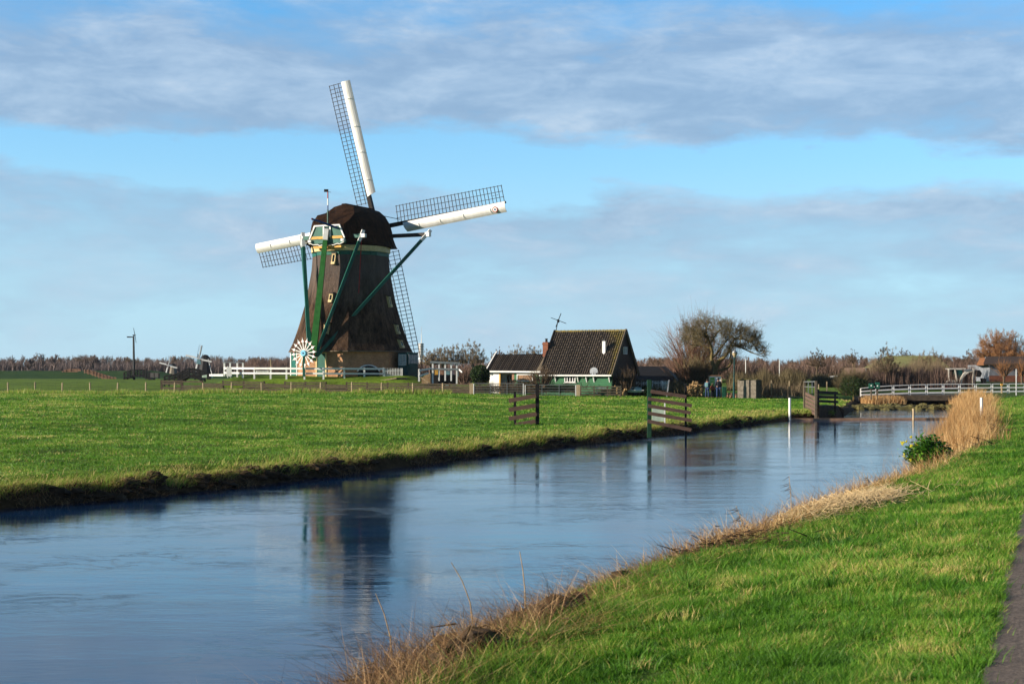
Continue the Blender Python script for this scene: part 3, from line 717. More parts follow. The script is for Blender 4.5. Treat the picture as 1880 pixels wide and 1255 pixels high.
# windshaft and sails
Bt = radians(13.0); PH = radians(7.34); RS = 14.25
U = BX.copy(); V = Vector((-sin(A)*sin(Bt), -cos(A)*sin(Bt), cos(Bt))); NN = Vector((sin(A)*cos(Bt), cos(A)*cos(Bt), sin(Bt)))
HUB = Vector((MC.x+4.62*sin(A), MC.y+4.62*cos(A), 16.756))
q = MB(); q.tube([HUB-NN*2.2, HUB+NN*.5], [.42, .38], 12); q.build('windshaft', 'white', mill)
rs = random.Random(3)
def sail(D, idx):
    T = NN.cross(D).normalized()*1      # lattice side
    if T.dot((-U if idx == 0 else V if idx == 1 else U if idx == 2 else -V)) < 0: T = -T
    s = MB(); s.beam(HUB-D*.4, HUB+D*RS, .46, .40, up=NN, w1=.20, h1=.16)
    so_ = s.build('sail_stock', 'stock', mill)
    bk = -NN          # towards the camera
    # lattice, twisted a little more near the hub
    def tw(r): return radians(22-18*(r/RS))
    def lp(r, t): a = tw(r); return HUB+D*r+T*(t*cos(a))+NN*(t*sin(a)*.6)+bk*.05
    wdt = lambda r: 1.85-.28*(r/RS)
    la = MB(); nb = 31
    for k in range(nb):
        r = 2.55+(RS-.1-2.55)*k/(nb-1); la.beam(lp(r, .05), lp(r, wdt(r)+.07), .05, .045, up=NN)
    for fr2 in (.34, .67, 1.0):
        pts = [lp(2.45+(RS-2.5)*k/10, wdt(2.5+(RS-2.5)*k/10)*fr2) for k in range(11)]
        for a_, b_ in zip(pts, pts[1:]): la.beam(a_, b_, .05, .04, up=NN)
    for r in (12.9, 13.3): la.beam(lp(r, wdt(r)*.5), lp(r+.35, wdt(r)*.5), .03)
    la.build('lattice', 'lath', so_)
    # streamlined white leading board: convex skin towards the rear
    rings = []
    nr = 14
    for k in range(nr):
        r = 3.15+(RS-.02-3.15)*k/(nr-1); r2 = r
        ring = []
        for j in range(7):
            t = j/6; u = -.10+1.02*t; arch = .24*sin(pi*min(1, t*.92+.04))
            ring.append((u, arch))
        low = [(u, h-.05) for u, h in ring[::-1]]
        cut = .35*(1-t)
        pts = []
        for u, h in ring+low:
            rr = r2+(.30*(u) if k == 0 else 0)
            pts.append(HUB+D*rr-T*(u*.98)+bk*(.12+h)-NN*0)
        rings.append(pts)
    bd = MB().loft(rings); bo = bd.build('leading_board', 'sailwhite', so_)
    for k in range(2, nr-1, 3):
        r = 3.15+(RS-3.15)*k/(nr-1)+rs.uniform(-.2, .2)
        c = HUB+D*r-T*.45+bk*.385; jn = MB(); jn.beam(c-T*.18, c+T*.18, .05, .04, up=NN); jn.build('board_clip', 'white', bo)
    if idx == 1:      # ring mark on the tip of the right hand sail
        c = HUB+D*(RS-1.05)-T*.45+bk*.375
        for r0, m_, dz in ((.27, 'red', .0), (.20, 'white', .012), (.09, 'navy', .024)):
            q = MB(); q.tube([c+bk*dz, c+bk*(dz+.02)], r0, 20); q.build('ring_mark', m_, bo)
D0 = -sin(PH)*U+cos(PH)*V; D1 = cos(PH)*U+sin(PH)*V
for i, D in enumerate((D0, D1, -D0, -D1)): sail(D.normalized(), i)
q = MB(); q.tube([P(697, 395, 136), P(735, 403, 135.5)], .03, 4); q.build('sail_rope', 'iron', mill)
# ------------------------------------------------------------------ things round the mill
def post(b, px, d, y0, y1, w=.12, t=None):
    x = X(px, d); b.beam((x, d, Z(y1, d)), (x, d, Z(y0, d)), w, t or w)
def railp(b, pts, w, h):
    for a, c in zip(pts, pts[1:]): b.beam(a, c, w, h)

# white fence on the mound
f = thing('paddock_fence', 'white two-rail timber fence on the grass mound in front of the windmill', 'fence', (X(560, 127), 127, 2.2))
pts = [(412, 130, 666, 687), (422.5, 129.6, 666, 688), (435.6, 129, 666, 689), (446, 128.6, 666, 690.5), (467, 128, 674, 692.5), (497, 127.5, 674, 693.5), (526, 127, 674, 694.5), (559, 126.6, 674.5, 695.5),
       (594, 126.4, 674.5, 696), (632, 126.8, 674.5, 694.5), (669, 127.4, 674.5, 694), (704, 128, 674.5, 693)]
for px, d, y0, y1 in pts:
    b = MB(); post(b, px, d, y0, y1+3, .15); b.build('fence_post', 'white', f)
for (ya, yb, h) in ((675.5, 676.8, .17), (684.2, 685.8, .15)):
    b = MB(); railp(b, [Vector((X(p[0], p[1]), p[1]-.10, Z(ya+(yb-ya)*(i/11), p[1]))) for i, p in enumerate(pts)], .05, h)
    b.build('rail', 'white', f)
b = MB(); b.beam(P(410, 664.5, 131), P(447, 665.5, 131), .07); b.build('top_rail', 'metal', f)
s = thing('sign_board', 'blank white board fixed to the left end of the white fence', 'sign', (X(420, 128), 128, 2.3))
b = MB(); b.box(Fr((X(420.5, 128.3), 128.3, Z(690, 128.3)), (1, 0, 0), (0, 1, 0)), (-.24, .24), (-.04, .02), (0, .78)); b.build('panel', 'white', s)
b = MB(); post(b, 418, 128.4, 672, 693, .07); post(b, 423.5, 128.4, 672, 693, .07); b.build('stake', 'white', s)

def picket(name, label, cat, px0, px1, d0, d1, y0, y1, n, mat='white'):
    g = thing(name, label, cat, (X((px0+px1)/2, d0), d0, Z(y1, d0)))
    for i in range(n):
        t = i/(n-1); px = px0+(px1-px0)*t; d = d0+(d1-d0)*t
        b = MB(); x = X(px, d); z0, z1 = Z(y1, d), Z(y0, d); e = (i in (0, n-1)); w = .055 if e else .026
        b.prism([(x-w, d, z0), (x+w, d, z0), (x+w, d, z1-.06), (x, d, z1+.03), (x-w, d, z1-.06)], (0, .04, 0)); b.build('post' if e else 'picket', mat, g)
    b = MB()
    for f_ in (.25, .75): b.beam((X(px0, d0), d0+.07, Z(y1+(y0-y1)*f_, d0)), (X(px1, d1), d1+.07, Z(y1+(y0-y1)*f_, d1)), .04, .08)
    b.build('cross_rail', mat, g); return g
picket('picket_gate', 'small white picket gate at the right end of the mound fence', 'gate', 705.5, 738, 127.5, 127.5, 675.5, 693.5, 12)
picket('picket_fence', 'low white picket fence far behind the mill fence rails at left', 'fence', 471, 492, 150, 150, 679.5, 684, 9)

# wooden hatch in front of the gate
h = thing('plank_hatch', 'low sloping plank hatch with a dark box end below the picket gate', 'hatch', (X(715, 126), 126, 1.9))
b = MB(); b.prism([P(678, 704, 125), P(727, 704, 125), P(727, 694, 125), P(678, 702, 125)], (0, 1.2, 0)); b.build('plank_side', 'greywood', h)
b = MB(); b.beam(P(677, 702.0, 124.96), P(728, 693.6, 124.96), .12, .10); b.build('coping_board', 'palewood', h)
b = MB(); b.box(Fr(P(727.5, 704, 125), (1, 0, 0), (0, 1, 0)), (0, .9), (-.02, 1.2), (0, .52)); b.build('dark_box', 'black', h)

# plank fence along the meadow
pf_ = thing('plank_fence', 'long weathered grey plank fence along the foot of the mound', 'fence', (X(580, 123), 123, 1.1))
def pd(px): return 126-(px-297)/(863-297)*5.5
def pz(px): return (Z(np.interp(px, [297, 863], [697.5, 703.5]), pd(px)), Z(np.interp(px, [297, 863], [719, 725]), pd(px)))
npx = [297, 334]+list(np.linspace(334, 863, 15)[1:])
rr = random.Random(5)
for i, px in enumerate(npx):
    z1, z0 = pz(px); b = MB(); b.beam((X(px, pd(px)), pd(px), z0-.3), (X(px, pd(px)), pd(px), z1+.02), .13 if i > 1 else .2); b.build('fence_post', 'fencewood', pf_)
for a, c in zip(npx, npx[1:]):
    for k in range(5):
        t = (k+.5)/5; 
        if rr.random() < .07: continue
        za = pz(a); zc = pz(c); j = rr.uniform(-.02, .02)
        hh = .165 if k else .12
        b = MB(); b.beam((X(a, pd(a)), pd(a)-.08, za[0]+(za[1]-za[0])*t+j), (X(c, pd(c))-.01, pd(c)-.08, zc[0]+(zc[1]-zc[0])*t+rr.uniform(-.02, .02)), .03, hh)
        b.build('plank', 'fencewood', pf_)
# wire fence
wf = thing('wire_fence', 'wire mesh fence on pale round posts along the far side of the meadow', 'fence', (X(400, 118), 118, 1.0))
wp = [-40, 14.5, 64.4, 114.7, 165, 216.5, 268, 321, 373, 425.5, 480, 535, 589, 646, 701, 758, 813]
def wd(px): return 119.5-(px/860)*2.5
for px in wp:
    d = wd(px); x = X(px, d); g = hz(x, d); lean = rr.uniform(-.05, .05)
    b = MB(); b.tube([(x+lean, d, g-.2), (x, d, g+.93)], .065, 7); b.build('fence_post', 'palewood', wf)
b = MB()
for hh in (.12, .3, .48, .68, .86): railp(b, [Vector((X(p, wd(p)), wd(p)-.07, hz(X(p, wd(p)), wd(p))+hh)) for p in wp], .008, .008)
for px in np.arange(-40, 813, 13.0):
    d = wd(px); x = X(px, d); g = hz(x, d); b.beam((x, d-.07, g+.1), (x, d-.07, g+.86), .006)
b.build('wire_mesh', 'iron', wf)

# concrete and wooden gate posts, steel gates
def gpost(px, d, y0, w, label):
    x = X(px, d); b = MB(); b.box(Fr((x, d, 0), (1, 0, 0), (0, 1, 0)), (-w/2, w/2), (-w/2, w/2), (hz(x, d)-.3, Z(y0, d)))
    return tag(b.build('gate_post', 'palewood', bevel=.01), label, 'post', 'cream posts of the steel field gates')
gpost(865.5, 118.5, 703, .30, 'thick cream gate post between plank fence and left steel gate')
gpost(1062, 117.5, 706, .27, 'thick cream gate post at the right end of the steel gates')
def sgate(px0, px1, d, y0, y1, label, bars=7):
    g = thing('steel_gate', label, 'gate', (X(px0, d), d, Z(y1, d)), 'galvanised field gates side by side'); r = .03
    x0, x1, z0, z1 = X(px0, d), X(px1, d), Z(y1, d), Z(y0, d)
    b = MB()
    for x in (x0, x1): b.tube([(x, d, z0), (x, d, z1)], .045, 6)
    b.build('end_frame', 'metal', g)
    for k in range(bars):
        z = z0+(z1-z0)*((k/(bars-1))**1.25)
        b = MB(); b.tube([(x0, d, z), (x1, d, z)], .024 if k < bars-1 else .034, 5); b.build('bar', 'metal', g)
    for f_ in (.33, .67):
        b = MB(); b.beam((x0+(x1-x0)*f_, d-.04, z0), (x0+(x1-x0)*f_, d-.04, z1), .04, .02); b.build('upright', 'metal', g)
sgate(870, 961, 118.3, 704, 726.5, 'left one of two galvanised steel field gates, next to the plank fence')
sgate(964.5, 1057, 117.8, 706.5, 728, 'right one of two galvanised steel field gates, below the green cottage', 6)
b = MB(); post(b, 1058.5, 117.6, 706, 729, .09); tag(b.build('slam_post', 'metal'), 'thin pale steel post at the right steel gate beside the cream post', 'post')

# fence runs behind and to the right of the gates
def plainfence(name, label, px0, px1, d0, d1, y0, y1, rails, np_, mat='greywood', cat='fence', w=.10, ph=.09, group=None):
    g = thing(name, label, cat, (X(px0, d0), d0, Z(y1, d0)), group)
    def at(t, y): d = d0+(d1-d0)*t; return Vector((X(px0+(px1-px0)*t, d), d, Z(y, d)))
    for i in range(np_):
        b = MB(); p = at(i/(np_-1), y1+2); q_ = at(i/(np_-1), y0); b.beam(p, q_, w); b.build('fence_post', mat, g)
    for k in range(rails):
        y = y0+(y1-y0)*(k+.35)/rails
        b = MB(); o = Vector((0, -.07, 0)); b.beam(at(0, y)+o, at(1, y)+o, .03, ph); b.build('rail', mat, g)
    return g
plainfence('yard_fence', 'low dark rail fence seen through the bars of the steel gates', 872, 1055, 120.4, 120, 708, 721, 3, 8, 'mud', ph=.12)
plainfence('garden_fence', 'low grey rail fence running right from the cream gate post', 1066, 1140, 118.5, 118.5, 708, 727, 4, 4, ph=.10)

# white sluice structure right of the mill
g = thing('sluice_railing', 'white post and rail frame over a black plank wall right of the windmill', 'sluice', (X(815, 124), 124, 1.6))
def sp_(px, y0, y1, w=.13, d=124): b = MB(); post(b, px, d, y0, y1, w); b.build('post', 'white', g)
for px, y1 in ((794.5, 704), (806, 699), (817.3, 699), (828.3, 699), (838.5, 704)): sp_(px, 666.5, y1)
b = MB(); b.beam(P(789.5, 664.3, 123.9), P(844.5, 666.5, 123.9), .16, .17); b.build('top_beam', 'metal', g)
b = MB(); b.beam(P(792, 677, 123.9), P(842, 677.5, 123.9), .06, .14); b.build('middle_rail', 'metal', g)
b = MB(); b.box(Fr(P(791, 706, 124.2), (1, 0, 0), (0, 1, 0)), (0, 2.2), (0, .12), (0, .88)); b.build('plank_wall', 'black', g)
sp_(769.5, 677, 700, .15, 123.6)
for a, c in (((769, 680), (793, 676)), ((769, 690), (787, 684.5))):
    b = MB(); b.beam(P(*a, 123.5), P(*c, 123.8), .06, .14); b.build('approach_rail', 'white', g)
b = MB(); b.beam(P(842, 677, 124), P(848.5, 683, 123.4), .06, .12); b.beam(P(841, 679, 124.1), P(841, 691, 124.1), .1); b.build('approach_rail', 'white', g)
b = MB(); b.prism([P(774, 705, 124.6), P(790, 705, 124.6), P(790, 685, 124.6), P(786, 684.5, 124.6), P(774, 693.5, 124.6)], (0, 1, 0)); tag(b.build('brick_abutment', 'palebrick'), 'pale brick wing wall left of the white sluice posts', 'wall')
b = MB(); b.beam(P(772, 692, 124.3), P(791, 705.5, 124.3), .10, .08); tag(b.build('coping_beam', 'palewood'), 'pale sloping timber on the brick wing wall', 'beam')
for i, (px, m_, lb, w, h0) in enumerate(((801.5, 'yellow', 'ochre yellow crate behind the white sluice posts', .30, .52), (811.5, 'redwood', 'brown crate behind the white sluice posts', .32, .48), (822, 'paleblue', 'pale blue tub behind the white sluice posts', .40, .42), (834, 'bluecloth', 'grey-blue tub behind the right white sluice posts', .34, .42))):
    b = MB(); fr2 = Fr((X(px, 128), 128, Z(689, 128)), (1, 0, 0), (0, 1, 0)); b.box(fr2, (-w/2, w/2), (-.2, .2), (0, h0)); b.box(fr2, (-w/2-.03, w/2+.03), (-.23, .23), (h0-.06, h0)); 
    b.box(fr2, (-w/2, w/2), (-.19, .19), (-.9, -.003))
    tag(b.build('crate' if i < 2 else 'tub', m_), lb, 'crate' if i < 2 else 'tub')

# black railed bridges and ramp to the left
def railbridge(name, label, pts, d, hh, mat, rails=4, w=.2, wp_=.22, group=None):
    g = thing(name, label, 'bridge', (X(pts[0][0], d), d, Z(pts[0][1]+10, d)), group)
    for off in (0, 2.2):
        for px, y in pts:
            b = MB(); dd = d+off; b.beam((X(px, d), dd, Z(y+hh, d)-.25), (X(px, d), dd, Z(y, d)), wp_); b.build('post', mat, g)
        for k in range(rails):
            b = MB(); railp(b, [Vector((X(p, d), d+off-.02, Z(y+hh*k/(rails-.4)+.8, d))) for p, y in pts], .08, w); b.build('rail', mat, g)
    b = MB(); railp(b, [Vector((X(p, d), d+1.1, Z(y+hh, d))) for p, y in pts], 2.4, .16); b.build('deck', mat, g)
    return g
railbridge('humped_footbridge', 'black humped timber footbridge below the slim wind pump', [(228, 683), (238, 679.5), (246, 677.6), (257, 677.8), (268, 681.5), (278, 686)], 250, 12, 'black', 3, .16, group='black timber footbridges left of the mill')
plainfence('low_black_fence', 'low black rail fence at the right foot of the humped footbridge', 276, 292, 248, 246, 684.5, 693, 3, 3, 'black', w=.25, ph=.25)
railbridge('humped_footbridge', 'larger black footbridge behind the left end of the plank fence', [(302, 690), (320, 687), (333, 682), (347, 675.4), (358, 678), (369, 682)], 170, 15, 'black', 3, .17, .17, group='black timber footbridges left of the mill')
railbridge('ramp_railing', 'long reddish brown railing running down from the far dike', [(155.5, 677.5), (162, 679.5), (170, 682), (175.5, 684), (181.5, 686), (188, 688), (195, 690), (200, 691.5), (206.5, 692.5)], 270, 5, 'redwood', 4, .20, .24)
railbridge('ramp_railing', 'short pale reddish railing at left on top of the far dike', [(115, 681), (120, 678.5), (129, 677), (139, 677.2), (141.5, 677.5)], 296, 5, 'redwood', 4, .22, .26)
b = MB(); b.prism([P(371, 693, 168), P(385, 693, 168), P(384, 687, 168), P(371, 689, 168)], (0, 2, 0)); tag(b.build('green_hull', 'mint', bevel=.03), 'pale green boxy block right of the larger black footbridge', 'tank')
b = MB(); b.beam(P(383.5, 685, 165), P(383.5, 696, 165), .4); tag(b.build('bollard', 'black'), 'short black post beside the pale green block', 'post')
b = MB(); b.beam(P(385.5, 688.3, 160), P(411, 688.3, 140), .16, .2); tag(b.build('barrier_beam', 'white'), 'low white beam left of the white fence', 'barrier')
# slim wind pump
wpn = thing('wind_pump', 'slim tall pole with a flat tail vane and thin blades beyond the meadow at left', 'wind pump', (X(245.5, 252), 252, 1.3))
b = MB(); b.tube([(X(246.2, 252), 252, 1.2), P(245.2, 619, 252)], [.24, .16], 8); b.build('pole', 'iron', wpn)
b = MB(); b.prism([P(233, 617.2, 252), P(244.5, 617.6, 252), P(244.5, 619.4, 252), P(233, 619.6, 252)], (0, .06, 0)); b.build('tail_vane', 'black', wpn)
b = MB(); b.beam(P(243.5, 615.2, 252), P(249, 615, 252), .16); b.beam(P(246, 615, 252), P(245, 620, 252), .16); b.build('gearbox', 'iron', wpn)
b = MB(); b.beam(P(247.5, 614, 252), P(245.2, 602, 252), .10, .04, w1=.07); b.beam(P(247.8, 616, 252), P(250, 629, 252), .10, .04, w1=.07); b.build('blade', 'iron', wpn)
# small windmills far off
def smallmill(label, hub, d, ground, r0, r1, R, ang, body, sailm, tilt, legs):
    hb = P(*hub, d); g = thing('small_windmill', label, 'windmill', (hb.x, d, Z(ground, d)), 'small windmills in the distance')
    cx = hb.x+tilt; z0 = Z(ground, d)-.4
    def oc(r, z): return [(cx+r*sin(pi/4*k+.3), d+3+r*cos(pi/4*k+.3), z) for k in range(8)]
    zt = hb.z-.1
    b = MB(); b.loft([oc(r0, z0), oc(r0*.8, z0+(zt-z0)*.4), oc(r1, zt)]); b.build('tower', body, g)
    b = MB(); b.loft([oc(r1*1.15, zt), oc(r1*1.1, zt+.35*r1), oc(r1*.6, zt+.9*r1), oc(.05, zt+1.05*r1)]); b.build('cap', 'black', g)
    b = MB(); b.tube([(hb.x, d, hb.z), (cx, d+3, hb.z)], .15, 6); b.build('shaft', 'white', g)
    for k in range(4):
        a = radians(ang+90*k); D = Vector((cos(a), 0, sin(a))); T = Vector((-sin(a), 0, cos(a)))
        b = MB(); b.beam(hb, hb+D*R, .16, .1, up=(0, 1, 0)); o = b.build('sail_stock', sailm, g)
        b = MB(); b.prism([hb+D*.25*R-T*.07, hb+D*R-T*.07, hb+D*R-T*.3, hb+D*.25*R-T*.3], (0, .05, 0)); b.build('leading_board', sailm, o)
        b = MB()
        for j in range(9):
            r = R*(.25+.75*j/8); b.beam(hb+D*r, hb+D*r+T*.5, .03)
        b.beam(hb+D*.25*R+T*.5, hb+D*R+T*.5, .04); b.build('lattice', 'lath', o)
    if legs:
        b = MB(); b.beam((cx+r1*1.1, d+1, zt), (cx+r0*1.15, d+.5, z0+.6), .1); b.beam((cx-r1, d+1, zt), (cx-r0*1.05, d+.5, z0+.6), .1); b.build('tail_pole', 'white', g)
smallmill('small pale windmill at the far left, with three thin sails showing', (309, 670.3), 385, 688, 1.25, .66, 2.5, 76, 'concrete', 'white', .6, False)
smallmill('small dark windmill with a pale blue front, between the black footbridge and the white fence', (364.7, 657.8), 330, 692, 1.9, 1.0, 3.1, 78, 'black', 'white', .9, True)
b = MB(); b.prism([P(360, 668, 329), P(369, 668, 329), P(367, 659, 329), P(362.5, 659, 329)], (0, .3, 0)); 
o = b.build('front_panel', 'paleblue', [q_ for q_ in bpy.data.objects if q_.get('label', '').startswith('small dark windmill')][0])
# far white tower right of the mill
t = thing('distant_tower', 'slim white ribbed tower with a mast, just right of the windmill on the skyline', 'tower', (X(773, 900), 900, 1.3))
b = MB(); cx = X(773, 900); dd = 900
b.tube([(cx, dd, 1), (cx, dd, Z(630, dd)), ], [1.5, 1.5], 12); b.build('shaft', 'white', t)
for k in range(9):
    b = MB(); z = Z(655-k*2.9, dd); b.tube([(cx, dd, z), (cx, dd, z+.35)], 1.9, 12); b.build('ring', 'concrete', t)
b = MB(); b.tube([(cx+.3, dd, Z(630, dd)), (cx+.3, dd, Z(612, dd))], [.35, .2], 6); b.tube([(cx+.3, dd, Z(612, dd)), (cx+.3, dd, Z(600, dd))], .1, 4); b.build('mast', 'metal', t)
b = MB(); b.beam(P(497, 661, 145), P(497, 676, 145), .10); b.beam(P(497, 661, 145), P(494.5, 659.5, 145), .10); tag(b.build('lamp_stub', 'palewood'), 'thin pale post with a bent tip behind the white fence', 'post')
# ------------------------------------------------------------------ cottage
TT = radians(27); HR = Vector((cos(TT), -sin(TT), 0)); HB = Vector((sin(TT), cos(TT), 0))
FRc = Vector((X(1124, 121), 121, 0)); HL = 6.62; HW = 5.6; ZE = 2.74; ZR = 6.34
HF = Fr(FRc-HR*HL, HR, HB)             # u along the front, v to the back, w up
ctg = thing('cottage', 'green boarded cottage with a steep pantiled roof and a low wing on its left', 'cottage', (FRc.x-4, 132, 1.0))
b = MB(); b.box(HF, (0, HL), (0, .12), (.5, ZE)); b.build('front_wall', 'housegreen', ctg)
b = MB(); b.prism([HF.p(HL-.12, 0, .5), HF.p(HL-.12, HW, .5), HF.p(HL-.12, HW, ZE), HF.p(HL-.12, HW/2, ZR-.1), HF.p(HL-.12, 0, ZE)], HR*.12); gw = b.build('gable_wall', 'blackboards', ctg)
b = MB(); b.prism([HF.p(0, 0, .5), HF.p(0, HW, .5), HF.p(0, HW, ZE), HF.p(0, HW/2, ZR-.1), HF.p(0, 0, ZE)], HR*.12); b.box(HF, (.12, HL-.12), (HW-.12, HW), (.5, ZE)); b.build('back_wall', 'blackboards', ctg)
def tiles(name, fr, u0, u1, e, r, par, pitch=.215, rows=16, mossy=None, amp=.085):
    """corrugated pantile slope from eave point e=(v,w) to ridge r=(v,w) with overlapping courses"""
    nu = int((u1-u0)/pitch)*6; m_ = MB(); vs = []; ts = []
    du = (u1-u0)/nu; L_ = sqrt((r[0]-e[0])**2+(r[1]-e[1])**2)
    nv_, nw_ = -(r[1]-e[1])/L_, (r[0]-e[0])/L_
    if nw_ < 0: nv_, nw_ = -nv_, -nw_
    R_ = []
    for k in range(rows):
        R_ += [(k/rows, .045), ((k+.98)/rows, 0.0)]
    for t, lift in R_:
        for i in range(nu+1):
            u = u0+du*i; ph = (u-u0)/pitch*2*pi
            h = amp*(max(cos(ph), -.25)+.25)+lift+.012*sin(i*7.7+t*50)+.03*sin(u*1.3)*sin(t*4)
            v = e[0]+(r[0]-e[0])*t+nv_*h; w = e[1]+(r[1]-e[1])*t+nw_*h
            vs.append(fr.p(u, v, w)); ts.append(mossy(u, t) if mossy else .1)
    fs = [(j*(nu+1)+i, j*(nu+1)+i+1, (j+1)*(nu+1)+i+1, (j+1)*(nu+1)+i) for j in range(len(R_)-1) for i in range(nu)]
    m_.v = [tuple(p) for p in vs]; m_.f = fs; m_.t = ts
    return m_.build(name, 'tile', par)
mossy = lambda u, t: .16+.55*max(0, 1-abs(u-HL+.4)/1.9)*max(0, t-.25)+.22*max(0, t-.9)*6+.35*max(0, 1-abs(u-HL)/.5)
ov = .30; sl = (ZR-ZE)/(HW/2)
roof = tiles('roof', HF, -.12, HL+.12, (-ov, ZE-ov*sl+.28), (HW/2, ZR+.12), ctg, mossy=mossy)
tiles('back_roof', HF, -.12, HL+.12, (HW+ov, ZE-ov*sl+.28), (HW/2, ZR+.12), ctg, rows=8)
b = MB(); 
for i in range(20): u = -.1+(HL+.2)*i/20; b.tube([HF.p(u, HW/2, ZR+.13), HF.p(u+(HL+.2)/20*.96, HW/2, ZR+.165)], .10, 8)
b.t = [.62]*len(b.v); b.build('ridge_tiles', 'tile', roof)
for u in (-.16, HL+.10):
    b = MB(); b.beam(HF.p(u+.03, -ov-.03, ZE-ov*sl+.22), HF.p(u+.03, HW/2, ZR+.20), .08, .30); b.beam(HF.p(u+.03, HW+ov, ZE-ov*sl+.22), HF.p(u+.03, HW/2, ZR+.20), .08, .30); b.build('verge_board', 'greywood' if u > 0 else 'stock', roof)
b = MB(); b.beam(HF.p(-.1, -ov-.09, ZE-.16), HF.p(HL+.1, -ov-.09, ZE-.16), .12, .12); gt = b.build('gutter', 'white', ctg)
for u in (.33, 1.26, 3.4, 4.2, 4.9, 6.34):
    b = MB(); b.prism([HF.p(u, -.02, ZE-.2), HF.p(u, -ov, ZE-.2), HF.p(u, -.02, ZE-.75)], HR*.08); b.build('gutter_bracket', 'white', ctg)
def window(fr, u0, u1, w0, w1, v, par, bars, frame='white', glass='glass', fw=.07):
    b = MB(); o = -.10
    b.box(fr, (u0, u1), (v+o, v), (w0, w0+fw)); b.box(fr, (u0, u1), (v+o, v), (w1-fw, w1)); b.box(fr, (u0, u0+fw), (v+o, v), (w0+fw, w1-fw)); b.box(fr, (u1-fw, u1), (v+o, v), (w0+fw, w1-fw))
    for k in range(1, bars): u = u0+(u1-u0)*k/bars; b.box(fr, (u-.03, u+.03), (v+o+.01, v-.01), (w0+fw, w1-fw))
    o_ = b.build('window', frame, par)
    b = MB(); b.box(fr, (u0+fw, u1-fw), (v-.03, v-.002), (w0+fw, w1-fw)); b.build('pane', glass, o_)
    return o_
window(HF, 2.16, 3.20, 1.98, 2.55, 0, ctg, 4)
w1_ = window(HF, 2.08, 3.28, 1.90, 1.97, 0, ctg, 1); w1_.name = 'window_sill'
GFm = Fr(HF.p(HL, 0, 0), HB, -HR)
window(GFm, HW/2-.42, HW/2+.36, 4.42, 5.05, 0, gw, 2, glass='glasspale')
# roof flue, dish, aerial
b = MB(); fb = HF.p(HL-1.25, 1.2, ZE+1.75)
b.box(Fr(fb, HR, HB), (-.14, .14), (-.14, .14), (-.3, 1.05)); fl = b.build('roof_flue', 'white', ctg)
b = MB(); b.box(Fr(fb, HR, HB), (-.22, .22), (-.2, .2), (-.35, -.25)); b.box(Fr(fb, HR, HB), (-.10, .10), (-.10, .10), (1.05, 1.22)); b.build('flue_cap', 'iron', fl)
b = MB(); dc = P(1091, 682, 121.6); q_ = Vector((-.35, -.9, .2)).normalized(); dr_ = []
for k in range(4):
    r = .36*sin(k/3*pi/2); b.tube([dc+q_*(.14*(k/3)**2), dc+q_*(.14*(k/3)**2+.01)], max(.05, r), 14)
dish = b.build('satellite_dish', 'metal', ctg); b = MB(); b.beam(dc, dc+Vector((.05, .6, -.25)), .05); b.beam(dc, dc+q_*.4+Vector((0, 0, -.1)), .02); b.build('dish_arm', 'iron', dish)
an = thing('roof_aerial', 'thin television aerial on the left end of the cottage ridge', 'aerial', HF.p(0, HW/2, ZR))
ad = HF.p(-.1, HW/2, 0).y
b = MB(); b.tube([HF.p(-.1, HW/2, ZR-.3), P(1024.8, 586, ad)], .035, 5); b.build('mast', 'iron', an)
b = MB(); b.beam(P(1011.5, 583, ad), P(1039.5, 593.5, ad), .05); b.build('cross_bar', 'iron', an)
b = MB(); b.beam(P(1030, 575, ad), P(1020.5, 600, ad-.3), .05); b.build('cross_bar', 'iron', an)
b = MB(); b.box(Fr(P(1024.8, 592, ad), (1, 0, 0), (0, 1, 0)), (-.1, .1), (-.08, .08), (0, .28)); b.build('junction_box', 'iron', an)
# low wing
WL = 5.27; WW = 3.2; WF_ = Fr(HF.p(-WL, 0, 0), HR, HB); ZE2 = 2.98; ZR2 = 4.35
b = MB(); b.box(WF_, (2.5, WL), (0, .12), (.5, ZE2)); b.build('wing_wall', 'housegreen', ctg)
b = MB(); b.prism([WF_.p(0, 0, .5), WF_.p(0, WW, .5), WF_.p(0, WW, ZE2), WF_.p(0, WW/2, ZR2-.1), WF_.p(0, 0, ZE2)], HR*.12); b.box(WF_, (.12, 2.5), (.9, 1.0), (.5, ZE2)); b.box(WF_, (.12, 1.0), (0, .1), (.5, ZE2-.15)); b.build('white_wall', 'white', ctg)
tiles('wing_roof', WF_, -.1, WL-.45, (-.25, ZE2-.08), (WW/2, ZR2+.08), ctg, rows=8, pitch=.20, mossy=lambda u, t: .10+.3*max(0, t-.85)*4)
tiles('wing_roof', WF_, -.1, WL-.02, (WW+.25, ZE2-.08), (WW/2, ZR2+.08), ctg, rows=4, pitch=.20)
b = MB(); b.beam(WF_.p(-.15, -.30, ZE2-.22), WF_.p(-.15, -.28, ZE2+.05), .10, .28); b.beam(WF_.p(-.15, -.28, ZE2+.02), WF_.p(-.15, WW/2-.1, ZR2+.12), .10, .22); b.beam(WF_.p(-.15, WW/2-.1, ZR2+.10), WF_.p(-.15, WW/2+.2, ZR2+.32), .10, .2); b.build('barge_board', 'white', ctg)
b = MB(); b.beam(WF_.p(-.15, -.32, ZE2-.06), WF_.p(WL-.02, -.32, ZE2-.10), .12, .14); b.build('gutter', 'white', ctg)
b = MB(); b.prism([WF_.p(WL-.45, -.24, ZE2+.02), WF_.p(WL-.03, -.24, ZE2+.02), WF_.p(WL-.03, WW/2, ZR2+.25), WF_.p(WL-.45, WW/2, ZR2+.1)], UP*.06); b.build('flashing', 'greywood', ctg)
